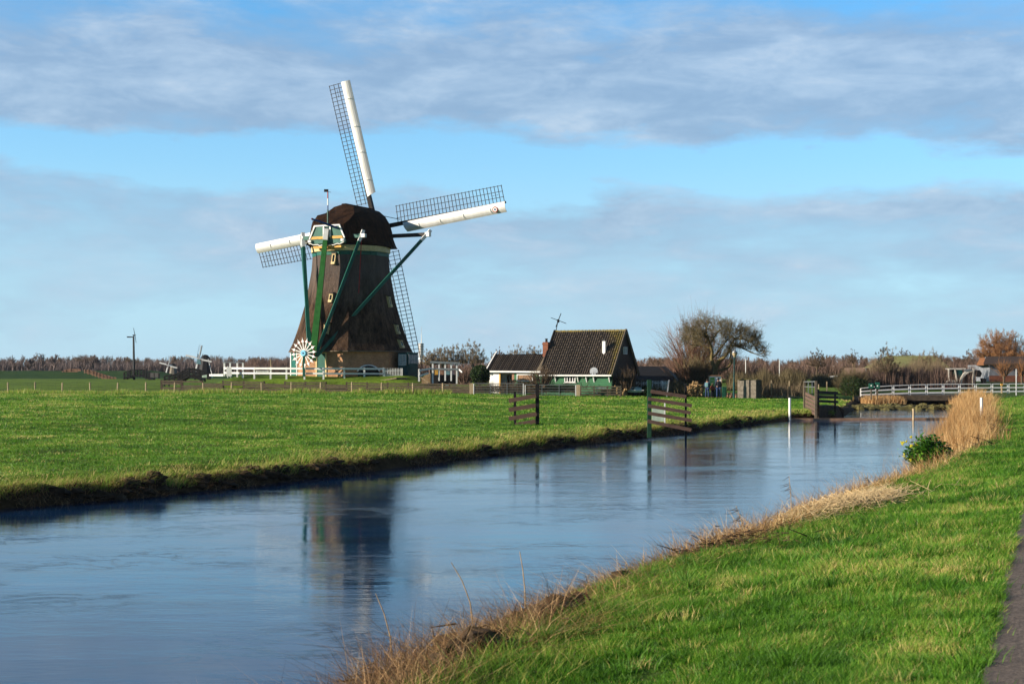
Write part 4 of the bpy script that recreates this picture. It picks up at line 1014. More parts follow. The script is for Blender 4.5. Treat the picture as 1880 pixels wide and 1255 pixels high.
b = MB(); b.box(WF_, (1.0, 1.12), (-.02, .1), (.5, ZE2-.2)); b.build('porch_post', 'yellow', ctg)
b = MB(); b.box(WF_, (1.35, 2.2), (.84, .9), (.5, 2.6)); b.build('door', 'glass', ctg)
b = MB(); b.box(WF_, (2.28, 2.5), (-.01, .1), (.5, ZE2-.2)); b.build('porch_post', 'redwood', ctg)
window(WF_, 2.8, 4.38, 2.06, 2.68, -.01, ctg, 1, glass='curtain')
chn = MB(); cf = Fr(WF_.p(WL-.33, WW/2-.1, 0), HR, HB); chn.box(cf, (-.25, .25), (-.25, .25), (ZR2-.4, 5.28)); chn.box(cf, (-.29, .29), (-.29, .29), (5.28, 5.42)); chn.box(cf, (-.25, .25), (-.25, .25), (5.42, 5.52)); ch = chn.build('chimney', 'redbrick', ctg)
b = MB(); b.tube([cf.p(0, 0, 5.52), cf.p(0, 0, 5.78)], [.11, .10], 8); b.tube([cf.p(0, 0, 5.78), cf.p(0, 0, 5.83)], .13, 8); b.build('chimney_pot', 'iron', ch)

# dark barn right of the cottage
bn = thing('dark_barn', 'low black barn with hipped roof in the shade right of the cottage', 'barn', (X(1200, 131), 131, 1.0))
b = MB(); d0, d1 = 128.5, 133
e = [P(1146, 697, d0), P(1243, 700, d0), P(1251, 699, 137), P(1150, 697, 137)]
r_ = [P(1158, 672, d1), P(1222, 672.3, d1)]
b.add(e+r_, [(0, 1, 5, 4), (1, 2, 5), (2, 3, 4, 5), (3, 0, 4)]); b.build('roof', 'darkroof', bn)
b = MB(); b.prism([P(1150, 725, d0+.3), P(1240, 725, d0+.3), P(1240, 697.6, d0+.3), P(1150, 697, d0+.3)], (0, 7.5, 0)); b.build('wall', 'black', bn)
b = MB(); b.prism([P(1236, 699.5, d0-.01), P(1262, 711, d0-.3), P(1262, 713, d0-.3), P(1236, 701.5, d0-.01)], (0, 3, 0)); b.build('lean_to_roof', 'greywood', bn)
b = MB(); b.beam(P(1260, 711, d0-.2), P(1260, 727, d0-.2), .1); b.build('lean_to_post', 'greywood', bn)
b = MB(); b.prism([P(1240, 702, d0+.5), P(1256, 708, d0+.5), P(1256, 726, d0+.5), P(1240, 726, d0+.5)], (0, .2, 0)); b.build('back_panel', 'redwood', bn)
sh = thing('dark_shed', 'small black pointed roof poking up behind the right end of the dark barn', 'shed', (X(1248, 140), 140, 1.0))
b = MB(); b.add([P(1238, 694, 139), P(1262, 697, 139), P(1238.5, 673.5, 141), P(1238, 694, 146), P(1262, 697, 146)], [(0, 1, 2), (1, 4, 2), (4, 3, 2), (3, 0, 2)]); b.build('roof', 'darkroof', sh)
b = MB(); b.prism([P(1239, 725, 139.3), P(1259, 725, 139.3), P(1259, 696, 139.3), P(1239, 694, 139.3)], (0, 5, 0)); b.build('wall', 'black', sh)

picket('garden_picket_fence', 'white picket fence in front of the dark barn, left of the green gate post', 'fence', 1169, 1187, 124, 124, 699.5, 717, 7)
picket('garden_picket_fence', 'white picket fence in front of the dark barn, right of the green gate post', 'fence', 1198, 1215, 124, 124, 698.5, 716, 7)
picket('white_garden_gate', 'leaning white garden gate at the right end of the picket fence', 'gate', 1217, 1227, 123.5, 122.5, 699, 717, 5)
b = MB(); b.beam(P(1224, 729, 121), P(1228.5, 697.5, 122), .10); tag(b.build('gate_brace', 'metal'), 'leaning pale steel post at the end of the white picket fence', 'post')

# pale mint bench and box in the garden
bt = thing('garden_bench', 'pale mint bench behind the rail fence below the cottage wall', 'bench', (X(1104, 121), 121, .9))
b = MB(); b.beam(P(1094, 713.8, 121), P(1117, 713.6, 121), .5, .10); b.build('seat', 'mint', bt)
b = MB(); b.beam(P(1094, 710.5, 121.3), P(1117, 710.5, 121.3), .06, .16); b.build('backrest', 'mint', bt)
for px in (1096, 1115): b = MB(); b.beam(P(px, 714, 121), P(px, 722, 121), .08); b.build('leg', 'mint', bt)
bo = thing('upturned_boat', 'pale mint upturned boat beside the bare bush, left of the green gate post', 'boat', (X(1166, 122), 122, .9))
b = MB(); rings = []
for k in range(7):
    t = k/6; c = P(1149+33*t, 720, 122); wd_ = .5*sin(pi*(.12+.76*t)); h_ = .48*(.75+.25*sin(pi*t))
    rings.append([(c.x, c.y+wd_*cos(pi*j/6), c.z+h_*sin(pi*j/6)) for j in range(7)])
b.loft(rings); b.build('hull', 'mint', bo, smooth=True); b = MB(); b.beam(P(1149, 716, 121.5), P(1182, 716, 121.5), .06, .06); b.build('gunwale', 'white', bo)

def logs(name, label, px0, px1, d, y0, y1, n, mat='log', seed=1, r=(.05, .11), cat='log pile', ang=.5):
    rg = random.Random(seed); g = thing(name, label, cat, (X((px0+px1)/2, d), d, Z(y1, d)))
    b = MB()
    for i in range(n):
        px = rg.uniform(px0, px1); y = rg.uniform(y0+(y1-y0)*.25*abs((px-(px0+px1)/2)/((px1-px0)/2)), y1)
        c = P(px, y, d+rg.uniform(-.5, .5)); a = rg.uniform(-ang, ang)+(pi/2 if rg.random() < .35 else 0); L_ = rg.uniform(.25, .7)
        dv = Vector((sin(a), rg.uniform(-.9, .9), cos(a)*.6)).normalized()*L_/2
        b.tube([c-dv, c+dv], rg.uniform(*r), 6)
    o = b.build('logs', mat, g); o['kind'] = 'stuff'; return g
logs('log_pile', 'heap of pale cut logs in front of the cottage, left of the bare bush', 1119, 1149, 121.5, 710, 728, 90, seed=2)
logs('log_pile', 'untidy heap of yellowish branches right of the dark barn', 1262, 1287, 123, 703, 728, 110, seed=4, r=(.03, .07), cat='brush pile')
logs('timber_scraps', 'brown and pale wood scraps at the foot of the stone block and lamp post', 1335, 1352, 121, 722, 729, 16, 'redwood', seed=6, r=(.03, .06), cat='wood scraps')
logs('timber_scraps', 'long row of broken planks in the grass right of the stone block', 1404, 1462, 122, 726.5, 729, 26, 'palewood', seed=8, r=(.03, .06), cat='wood scraps', ang=1.6)
b = MB(); b.beam(P(1407, 726, 121.5), P(1424, 727.5, 121.5), .3, .12); tag(b.build('red_brown_beam', 'redwood'), 'short red-brown beam lying in the grass right of the stone block', 'beam')

# info board, people, bins, lamp, stone block
ib = thing('information_board', 'information board with a green panel and a white panel below the gnarled tree', 'notice board', (X(1313, 124.5), 124.5, .9))
fb2 = Fr((X(1301, 124.5), 124.5, Z(729, 124.5)), (1, 0, 0), (0, 1, 0)); bw = X(1325.5, 124.5)-X(1301, 124.5); bh = Z(690, 124.5)-Z(729, 124.5)
for u in (0, bw-.08): b = MB(); b.box(fb2, (u, u+.08), (0, .08), (-.2, bh)); b.build('post', 'palewood', ib)
b = MB(); b.box(fb2, (-.06, bw+.06), (-.1, .18), (bh, bh+.07)); b.build('roof_board', 'redwood', ib)
b = MB(); b.box(fb2, (.08, bw-.08), (.02, .05), (bh-1.12, bh-.01)); b.build('white_panel', 'white', ib)
b = MB(); b.box(fb2, (.13, .52), (.0, .018), (bh-1.05, bh-.14)); gpn = b.build('green_panel', 'signgreen', ib)
for k in range(4): b = MB(); b.box(fb2, (.18, .47), (-.006, -.002), (bh-.35-.13*k, bh-.32-.13*k)); b.build('text_line', 'white', gpn)
b = MB(); b.box(fb2, (.86, 1.05), (.0, .018), (bh-.27, bh-.13)); b.build('small_map', 'paleblue', ib)
b = MB(); b.box(fb2, (.2, .95), (-.02, .02), (-.1, bh-1.13)); b.build('lower_panel', 'boxgreen', ib)

def skinmesh(name, verts, edges, radii, mat, par, levels=1):
    me = bpy.data.meshes.new(name); o0 = parent_loc(par)
    me.from_pydata([tuple(Vector(v)-o0) for v in verts], edges, []); o = bpy.data.objects.new(name, me); COL.objects.link(o); o.parent = par
    m = o.modifiers.new('skin', 'SKIN'); m.use_smooth_shade = True
    for i, r in enumerate(radii): me.skin_vertices[0].data[i].radius = r if isinstance(r, tuple) else (r, r)
    me.skin_vertices[0].data[0].use_root = True
    s = o.modifiers.new('sub', 'SUBSURF'); s.levels = levels; s.render_levels = levels
    me.materials.append(MT[mat]); return o
def person(label, px, d, h, top, trousers, hat, facing=0, pack=None, armbend=(.1, .1)):
    x = X(px, d); zg = hz(x, d)+.01; g = thing('person', label, 'person', (x, d, zg))
    s = h/1.75; fx = Vector((cos(facing), sin(facing), 0)); fy = Vector((-sin(facing), cos(facing), 0))   # fx = their right, fy = where they look
    def q(a, b_, c): return Vector((x, d, zg))+fx*a*s+fy*b_*s+UP*c*s
    V_ = [q(0, 0, .95), q(0, .01, 1.18), q(0, 0, 1.40), q(0, .01, 1.50), q(0, .03, 1.62), q(0, .02, 1.72),
          q(.10, 0, .90), q(.11, .02, .48), q(.11, -.02, .08), q(.12, .12, .03), q(-.10, 0, .90), q(-.12, -.02, .48), q(-.13, -.05, .08), q(-.14, .09, .03),
          q(.19, 0, 1.40), q(.24, -.02, 1.13), q(.20, armbend[0]+.1, .92), q(.19, armbend[0]+.17, .86), q(-.19, 0, 1.40), q(-.24, -.02, 1.13), q(-.20, armbend[1]+.1, .92), q(-.19, armbend[1]+.17, .86), q(0, .10, 1.64)]
    E_ = [(0, 1), (1, 2), (2, 3), (3, 4), (4, 5), (0, 6), (6, 7), (7, 8), (8, 9), (0, 10), (10, 11), (11, 12), (12, 13), (2, 14), (14, 15), (15, 16), (16, 17), (2, 18), (18, 19), (19, 20), (20, 21), (4, 22)]
    R_ = [.15, .13, .15, .055, .095, .07, .085, .06, .042, .04, .085, .06, .042, .04, .06, .045, .034, .028, .06, .045, .034, .028, .03]
    for side, hand in ((17, 1), (21, -1)):
        hp = V_[side]
        for k in range(5):
            V_.append(hp+fx*s*(.018*(k-2))*1+fy*s*(.05 if k else .02)+UP*s*(-.05-.012*(2-abs(k-2)))); E_.append((side, len(V_)-1)); R_.append(.009)
    skinmesh('body', V_, E_, [r*s for r in R_], 'skin', g)
    skinmesh('jacket', [q(0, 0, .88), q(0, .01, 1.15), q(0, 0, 1.38), q(0, .01, 1.47), q(.19, 0, 1.39), q(.25, -.02, 1.12), q(.205, armbend[0]+.09, .93), q(-.19, 0, 1.39), q(-.25, -.02, 1.12), q(-.205, armbend[1]+.09, .93)],
             [(0, 1), (1, 2), (2, 3), (2, 4), (4, 5), (5, 6), (2, 7), (7, 8), (8, 9)], [r*s for r in (.19, .17, .18, .08, .09, .068, .052, .09, .068, .052)], top, g)
    skinmesh('trousers', [q(0, 0, .95), q(.10, 0, .88), q(.115, .02, .48), q(.115, -.02, .09), q(-.10, 0, .88), q(-.125, -.02, .48), q(-.135, -.05, .09)], [(0, 1), (1, 2), (2, 3), (0, 4), (4, 5), (5, 6)], [r*s for r in (.15, .11, .082, .06, .11, .082, .06)], trousers, g)
    b = MB()
    for c in ((.115, .04), (-.137, .01)): b.box(Fr(q(c[0], c[1], 0), fx, fy), (-.05*s, .05*s), (-.1*s, .16*s), (0, .09*s))
    b.build('shoes', 'black', g, bevel=.02)
    b = MB(); b.blob(q(0, .005, 1.67), .115*s, 3, 10, 8, .03, (1, 1.1, 1.05)); b.build('hat' if hat[0] else 'hair', hat[1], g, True)
    if pack:
        b = MB(); b.box(Fr(q(0, -.22, 1.02), fx, fy), (-.15*s, .15*s), (-.10*s, .08*s), (0, .42*s)); b.build('rucksack', pack, g, bevel=.05*s)
    return g
person('person in a grey-blue jacket and jeans with a pale rucksack reading the information board', 1298.5, 121, 1.58, 'bluecloth', 'denim', (False, 'hair'), -.35, 'paleblue')
person('smaller person in a brick red top between the two adults at the information board', 1308, 121.3, 1.22, 'redcloth', 'darkcloth', (True, 'olive'), -.2)
person('person in dark clothes and dark cap with a black rucksack, nearest the bins', 1319, 120.6, 1.72, 'darkcloth', 'denim', (True, 'darkcloth'), .1, 'darkcloth', (.15, .25))
for i, (px, w_, lb) in enumerate(((1329, .26, 'dark green waste bin close behind the person in dark clothes'), (1333.2, .2, 'dark green waste bin nearest the lamp post'))):
    x = X(px, 123); z0 = hz(x, 123); b = MB(); f_ = Fr((x, 123+i*.5, z0-.1), (1, 0, 0), (0, 1, 0)); b.box(f_, (-w_/2, w_/2), (-w_/2, w_/2), (0, 1.0)); b.box(f_, (-w_/2-.02, w_/2+.02), (-w_/2-.02, w_/2+.02), (1.0, 1.06)); b.box(f_, (-w_/2+.04, w_/2-.04), (-w_/2-.015, -w_/2), (.7, .85))
    tag(b.build('waste_bin', 'boxgreen'), lb, 'bin', 'waste bins by the information board')
lp_ = thing('lamp_post', 'dark grey-green lamp post with a round lamp in front of the gnarled tree', 'street lamp', (X(1347.5, 120), 120, .8)); x = X(1347.5, 120)
b = MB(); b.tube([(x, 120, .5), (x, 120, 1.9), (x, 120, 2.0), (x+.03, 120, Z(656, 120))], [.095, .085, .055, .045], 10); b.build('post', 'darkteal', lp_)
b = MB(); xx = X(1348.8, 120); b.loft([[(xx+r*cos(2*pi*k/12), 120+r*sin(2*pi*k/12), z) for k in range(12)] for r, z in ((.06, Z(656, 120)), (.20, Z(650, 120)), (.22, Z(648, 120)))]); b.build('lamp_bowl', 'palewood', lp_, True)
b = MB(); b.loft([[(xx+r*cos(2*pi*k/12), 120+r*sin(2*pi*k/12), z) for k in range(12)] for r, z in ((.25, Z(648, 120)+.003), (.20, Z(645, 120)), (.05, Z(642.5, 120)), (.03, Z(640, 120)))]); b.build('lamp_hood', 'metal', lp_, True)
sb = thing('stone_block', 'large square concrete block casting a shade, right of the lamp post', 'concrete block', (X(1376, 121), 121, .8))
z0 = .5; zt = Z(696.5, 121)
b = MB(); b.box(Fr((X(1354, 120.5), 120.5, 0), (cos(-.38), sin(-.38), 0)), (0, 1.02), (0, 1.7), (z0, zt)); b.build('left_block', 'concrete', sb, bevel=.04)
b = MB(); b.box(Fr((X(1376.5, 120.2), 120.2, 0), (cos(-.38), sin(-.38), 0)), (.02, .55), (0, 1.7), (z0, zt-.02)); b.build('right_block', 'concrete', sb, bevel=.03)
b = MB(); b.box(Fr((X(1389, 120.0), 120.0, 0), (cos(.55), sin(.55), 0)), (.01, .60), (0, 1.2), (z0, zt-.02)); b.build('side_block', 'deck', sb, bevel=.05)  # unlit right side, its shade put into a darker concrete colour
b = MB(); b.box(Fr((X(1353, 120.3), 120.3, zt+.003), (cos(-.20), sin(-.20), 0)), (0, 1.72), (0, 1.5), (0, .07)); b.build('cap_slab', 'moss', sb, bevel=.02)

# field gates near the canal
fg = thing('field_gate', 'brown plank gate with a black post standing alone in the meadow', 'gate', (X(985, 63), 63, .6))
b = MB(); b.beam((X(986.5, 63), 63, .2), (X(986.5, 63), 63, Z(705, 63)), .17, .17); b.build('main_post', 'black', fg)
b = MB(); b.beam((X(945.5, 63.3), 63.3, .2), (X(945.5, 63.3), 63.3, Z(718, 63.3)), .12); b.build('end_post', 'black', fg)
for (ya, yb, pa, pb) in ((735.5, 726, 934, 984), (752, 744, 934, 983), (768.5, 759.5, 934, 985), (780, 773, 946, 983)):
    b = MB(); b.beam(P(pa, ya, 62.8), P(pb, yb, 62.8), .05, .185); b.build('plank', 'brownwood', fg)
fg = thing('field_gate', 'brown five-plank gate with a green post at the edge of the canal', 'gate', (X(1192, 60.5), 60.5, .5))
b = MB(); b.beam((X(1192, 60.7), 60.7, .1), (X(1192, 60.7), 60.7, Z(697, 60.7)), .17); b.build('main_post', 'postgreen', fg)
b = MB(); b.beam((X(1259, 61.2), 61.2, -.1), (X(1259, 61.2), 61.2, Z(704, 61.2)), .08); b.build('end_post', 'black', fg)
for (ya, yb, pa, pb) in ((718, 728, 1195, 1260), (731.5, 744.5, 1190, 1270), (744.5, 757.5, 1190, 1268), (758, 771.5, 1190, 1270), (772.5, 789, 1189, 1269)):
    b = MB(); b.beam(P(pa, ya, 60.5), P(pb, yb, 60.5), .05, .15); b.build('plank', 'brownwood', fg)
pp = thing('hoarding', 'pale grey-green boarded panel with a thin white post behind the green gate post', 'panel', (X(1210, 62.5), 62.5, .5))
b = MB(); b.box(Fr(P(1197, 773, 62.5), (1, 0, 0), (0, 1, 0)), (0, .56), (0, .05), (0, .56)); b.build('panel_board', 'mint', pp)
b = MB(); b.beam(P(1220.5, 778, 62.4), P(1220.5, 739, 62.4), .05); b.build('thin_post', 'white', pp)

# sluice fence at the end of the meadow
sf = thing('dam_gate', 'plank gate on grey posts with a steel frame on the earth spur by the canal', 'gate', (X(1488, 86.5), 86.5, .4))
for px, d, y0, y1 in ((1477, 90, 699, 756), (1498, 85.3, 699, 768)):
    b = MB(); post(b, px, d, y0, y1, .13); b.build('post', 'greywood', sf)
b = MB(); b.beam(P(1477, 700.5, 90), P(1498, 700, 85.3), .05); b.beam(P(1477, 709.5, 90), P(1498, 710, 85.3), .04)
for px in (1484, 1491): b.beam(P(px, 700.5, 87.7), P(px, 722, 87.7), .04)
b.build('steel_frame', 'metal', sf)
for k in range(5):
    ya = 722+k*7.0; yb = 731+k*7.2; b = MB(); b.beam(P(1479, ya, 89.8), P(1497, yb, 85.4), .05, .19); b.build('plank', 'brownwood', sf)
wg = thing('wing_fence', 'dark three-plank fence reaching right from the dam gate over the water', 'fence', (X(1520, 86.5), 86.5, .4))
b = MB(); b.beam((X(1502, 86.4), 86.4, .1), (X(1502, 86.4), 86.4, Z(714, 86.4)), .12); b.build('fence_post', 'black', wg)
for y in (719.5, 728, 736): b = MB(); b.beam(P(1500, y-.4, 86.2), P(1538, y+1.5, 88), .05, .15); b.build('plank', 'black', wg)
b = MB(); b.beam(P(1533, 718, 88.1), P(1533, 760, 88.1), .1); b.build('fence_post', 'black', wg)
b = MB(); pts = []
b.prism([P(1503, 772, 86), P(1549, 771, 89.5), P(1549, 752, 89.5), P(1540, 745, 89.3), P(1503, 744, 86)], (.3, 2.2, 0)); tag(b.build('retaining_wall', 'mud'), 'dark timber and earth retaining wall below the dam gate', 'wall')
# boom and posts in the canal
b = MB(); b.beam((X(1452, 85), 85, .03), (X(1790, 86.5), 86.5, .03), .20, .17); tag(b.build('floating_boom', 'boomwood'), 'long brown floating beam lying across the canal', 'beam')
b = MB(); x = X(1450, 84.6); b.tube([(x, 84.6, -.6), (x, 84.6, Z(730, 84.6))], .075, 8); tag(b.build('gauge_post', 'white'), 'white gauge post in the water at the left end of the floating beam', 'post')
b = MB(); x = X(1677, 85.7); b.tube([(x, 85.7, -.6), (x, 85.7, Z(749.5, 85.7))], .065, 8); tag(b.build('mooring_post', 'palewood'), 'yellowish wooden post standing in the floating beam', 'post')
# stone weir behind the boom
g = MB(); rg = random.Random(9)
xa, xb = X(1555, 112), X(1790, 112)
for i in range(150):
    x = xa+(xb-xa)*rg.random(); g.blob((x, rg.uniform(108, 112), rg.uniform(-.05, .18)), rg.uniform(.18, .45), i, 6, 4, .3, (1.2, .8, .6))
g.box(Fr((xa-1, 108.3, -.4), (1, 0, 0), (0, 1, 0)), (0, xb-xa+2), (0, 4.5), (0, .62))
tag(g.build('stone_weir', 'moss', smooth=False), 'low mossy stone weir across the canal in front of the bridge', 'weir')

# bridge with white railings
br = thing('road_bridge', 'concrete road bridge with a dark opening over the canal', 'bridge', (X(1690, 126), 126, .6))
b = MB(); b.box(Fr((X(1606, 124.2), 124.2, 0), (1, .02, 0)), (0, 15), (0, 7), (.36, .86)); b.build('deck', 'deck', br)
b = MB(); b.box(Fr((X(1606, 124.2), 124.25, -.3), (1, .02, 0)), (0, 1.8), (0, 6.8), (0, .655)); b.build('abutment', 'deck', br)
b = MB(); b.box(Fr((X(1606, 124.2)+8.8, 124.45, -.3), (1, .02, 0)), (0, 6), (0, 6.6), (0, .655)); b.build('abutment', 'deck', br)
b = MB(); b.box(Fr((X(1606, 124.2), 131.3, -.6), (1, .02, 0)), (1.5, 14), (0, .3), (0, .95)); b.build('dark_backing', 'black', br)  # black box added at the back so the opening reads as shade
wr = thing('bridge_railing', 'long white three-rail fence along the road and over the bridge', 'railing', (X(1700, 124), 124, .9))
rp = [(1580, 712.5, 725), (1609, 709.5, 724.3), (1639.5, 707.6, 723.2), (1670, 706.5, 722), (1701, 705.6, 721.5), (1731.5, 705, 721), (1761.5, 704.8, 720.5), (1791, 704.6, 720), (1821, 704.5, 719.5), (1851, 704.4, 719), (1882, 704.3, 718.5), (1915, 704.3, 718)]
dd = lambda px: 122.5+(px-1580)/300*1.4
for px, ya, yb in rp:
    for o in ((0,) if px < 1600 else (-1.4, 1.4)):
        b = MB(); d = dd(px)+.06; b.beam((X(px+o, d), d, Z(yb+2.5, d)), (X(px+o, d), d, Z(ya, d)), .075); b.build('railing_post', 'white', wr)
for k, (f_, h_) in enumerate(((.0, .07), (.47, .12), (.95, .13))):
    for (p, ya, yb), (p2, ya2, yb2) in zip(rp, rp[1:]):
        b = MB(); b.beam((X(p+1.2, dd(p)), dd(p), Z(ya+(yb-ya)*f_, dd(p))), (X(p2-1.2, dd(p2)), dd(p2), Z(ya2+(yb2-ya2)*f_, dd(p2))), .05, h_); b.build('rail', 'white', wr)
for px, w_, y0, y1, lb in ((1599.5, 9, 703.5, 713, 'smaller left one of two dark green boxes by the bridge railing'), (1611, 8.8, 701.5, 713.5, 'larger right one of two dark green boxes by the bridge railing')):
    g = thing('cabinet_box', lb, 'cabinet', (X(px, 119), 119, .9), 'green boxes by the bridge railing'); f_ = Fr((X(px, 119), 119, Z(y1, 119)), (1, -.2, 0))
    ww = w_*119/F; b = MB(); b.box(f_, (-ww/2, ww/2), (0, .3), (0, (y1-y0)*119/F)); b.build('box', 'boxgreen', g, bevel=.03)
    b = MB(); b.beam(f_.p(0, .15, -.9), f_.p(0, .15, -.003), .1); b.build('stand', 'greywood', g)
    b = MB(); b.box(f_, (-.05, .05), (-.012, -.002), (.2, .3)); b.build('label_plate', 'white', g)
b = MB(); b.tube([(X(1866, 110), 110, .6), (X(1866, 110), 110, Z(677, 110))], .05, 7); tag(b.build('steel_pole', 'metal'), 'tall thin grey pole at the right end of the bridge railing', 'pole')
b = MB(); b.beam(P(1839, 704, 121.6), P(1839, 722, 121.6), .10); mk = tag(b.build('marker_post', 'palewood'), 'short post with a yellow top in front of the white railing at right', 'post')
b = MB(); b.box(Fr(P(1839, 707.3, 121.5), (1, 0, 0), (0, 1, 0)), (-.09, .09), (-.07, .07), (0, .16)); b.build('yellow_cap', 'yellow', mk)
x = X(1802, 52); b = MB(); b.tube([(x, 52, .7), (x, 52, Z(729.5, 52))], .055, 8); tag(b.build('marker_post', 'white'), 'short white post rising out of the golden reeds on the right bank', 'post')

# excavator
ex = thing('excavator', 'white compact excavator with raised arm parked behind the bridge railing', 'excavator', (X(1765, 150), 150, 1.0))
def EP(px, y, d=150): return P(px, y, d)
b = MB(); b.prism([EP(1741, 711), EP(1772, 711), EP(1772, 704), EP(1762, 700.5), EP(1752, 697), EP(1739, 698), EP(1736, 703)], (0, 2, 0)); b.build('engine_body', 'exwhite', ex, bevel=.06)
b = MB()
for a, c in (((1742.5, 699), (1741.5, 678)), ((1741.5, 677.3), (1753, 676.5)), ((1753, 677), (1757.5, 703)), ((1753, 677), (1766.5, 677.4))):
    for o in (-.02, 1.9): b.beam(P(*a, 150+o), P(*c, 150+o), .12)
b.beam(P(1741.5, 677.2, 150), P(1741.5, 677.2, 152), .15); b.build('cab_frame', 'exwhite', ex)
b = MB(); b.prism([EP(1755, 678), EP(1767, 678), EP(1768, 692), EP(1764, 703), EP(1759, 703)], (0, 1.9, 0)); b.build('cab_glass', 'darkteal', ex)
b = MB(); b.prism([EP(1743, 679, 151), EP(1752, 679, 151), EP(1754, 699, 151), EP(1744, 699, 151)], (0, .05, 0)); b.build('rear_window', 'glass', ex)
b = MB(); b.beam(P(1741, 677.0, 151), P(1768, 676.6, 151), 2.0, .12); b.build('cab_roof', 'exwhite', ex)
b = MB()
pts = [(1763, 704, .24), (1765.5, 694, .25), (1771, 685.5, .30), (1778, 681.5, .26), (1787, 679.5, .20)]
for p0, p1 in zip(pts, pts[1:]): b.beam(P(p0[0], p0[1], 149.6), P(p1[0], p1[1], 149.6), p0[2], .22, up=(0, 1, 0), w1=p1[2])
b.build('boom', 'exwhite', ex)
b = MB(); b.beam(P(1770, 680, 149.5), P(1782, 678, 149.5), .14); b.build('boom_cylinder', 'metal', ex)
b = MB(); b.beam(P(1787.5, 677, 149.6), P(1786.5, 710, 149.6), .2, .24); b.build('dipper_arm', 'exwhite', ex)
b = MB(); b.prism([EP(1790, 679, 149.2), EP(1799, 679, 149.2), EP(1803, 685, 149.2), EP(1800, 692, 149.2), EP(1791, 690, 149.2)], (0, .7, 0)); b.prism([EP(1804, 694, 149.6), EP(1811, 695, 149.6), EP(1811, 703, 149.6), EP(1806, 704, 149.6)], (0, .8, 0)); b.build('bucket', 'black', ex)
b = MB(); b.box(Fr(P(1737, 713.5, 149.6), (1, 0, 0)), (0, 1.9), (0, .5), (0, .22)); b.build('red_undercarriage', 'red', ex, bevel=.05)
b = MB(); rings = []
for k in range(14):
    a = 2*pi*k/14; rings.append((X(1752, 149.3)+1.15*cos(a)*(1 if abs(cos(a)) > .4 else 1), 149.3, Z(716.5, 149.3)+.28*sin(a)))
b.prism(rings, (0, .45, 0)); b.build('track', 'black', ex)

# barns in the back at right
gb = thing('green_roof_barn', 'wide low barn with a dull green hipped roof behind the bare bushes', 'barn', (X(1665, 190), 190, 1.3))
b = MB(); e = [P(1586, 674.5, 190), P(1744, 674.5, 190), P(1738, 674.5, 203), P(1592, 674.5, 203)]; r_ = [P(1628, 652.8, 196), P(1719, 652.8, 196)]
b.add(e+r_, [(0, 1, 5, 4), (1, 2, 5), (2, 3, 4, 5), (3, 0, 4)]); b.build('roof', simple('green_roof_felt', lin(150, 150, 92), lin(120, 120, 72), .5, rough=.9), gb)
b = MB(); b.prism([P(1589, 706, 190.4), P(1741, 706, 190.4), P(1741, 674.7, 190.4), P(1589, 674.7, 190.4)], (0, 12, 0)); b.build('wall', 'brownwood', gb)
b = MB(); b.beam(P(1585, 674.8, 189.9), P(1745, 674.8, 189.9), .10, .10); b.build('gutter', 'palewood', gb)
b = MB(); b.beam(P(1590, 675, 190.1), P(1590, 703, 190.1), .12); b.build('downpipe', 'metal', gb)
rb = thing('tiled_barn', 'barn with dark brown tiled roof, orange end and grey walls at the right edge', 'barn', (X(1850, 165), 165, 1.2))
b = MB(); b.prism([P(1806, 669.5, 165), P(1990, 670, 165), P(1990, 656.4, 169), P(1811, 656.4, 169)], (0, .1, .16)); b.build('roof', 'tile2', rb)
b = MB(); b.beam(P(1809, 656.2, 169), P(1990, 656.2, 169), .3, .14); b.build('ridge_flashing', 'metal', rb)
b = MB(); b.add([P(1792, 671, 168), P(1806.5, 670, 165), P(1811, 656.6, 169), P(1799, 656.8, 171), P(1795, 671, 172)], [(0, 1, 2, 3), (0, 3, 4)]); b.build('hip_end', simple('orange_thatch', lin(160, 106, 58), lin(110, 72, 42), 3), rb)
b = MB(); b.prism([P(1817, 700, 165.6), P(1990, 700, 165.6), P(1990, 669.5, 165.6), P(1817, 669.5, 165.6)], (0, 8, 0)); b.build('wall', simple('grey_boards', lin(136, 140, 146), lin(104, 108, 114), 1.5), rb)
b = MB(); b.box(Fr(P(1816, 701, 165.5), (1, 0, 0)), (0, 12), (-.06, 0), (0, .75)); b.build('brick_plinth', 'redbrick', rb)
# far little things between the trees
hs = thing('far_house', 'tiny red house with a white gable edge among the far bushes', 'house', (X(1529, 260), 260, 1.3)); b = MB()
b.prism([P(1523.5, 690, 260), P(1534.5, 690, 260), P(1534.5, 679, 260), P(1529.5, 672.5, 260), P(1523.5, 679, 260)], (0, 5, 0)); b.build('wall', 'red', hs)
b = MB(); b.beam(P(1522.5, 680, 259.8), P(1529.5, 671.8, 259.8), .5, .18); b.beam(P(1529.5, 671.8, 259.8), P(1536, 680, 259.8), .5, .18); b.build('gable_trim', 'white', hs)
b = MB(); b.box(Fr(P(1527, 688, 259.8), (1, 0, 0)), (0, .5), (-.05, 0), (0, .6)); b.build('window', 'glass', hs)
cv = thing('caravan', 'cream caravan half hidden behind the bushes left of the green-roofed barn', 'caravan', (X(1575, 200), 200, 1.3)); b = MB(); b.box(Fr(P(1565, 690, 200), (1, 0, 0)), (0, 1.6), (0, 2), (0, .85)); b.build('body', 'cream', cv, bevel=.12)
b = MB(); b.box(Fr(P(1569, 686.5, 199.95), (1, 0, 0)), (0, .7), (-.03, 0), (0, .35)); b.build('window', 'glass', cv)
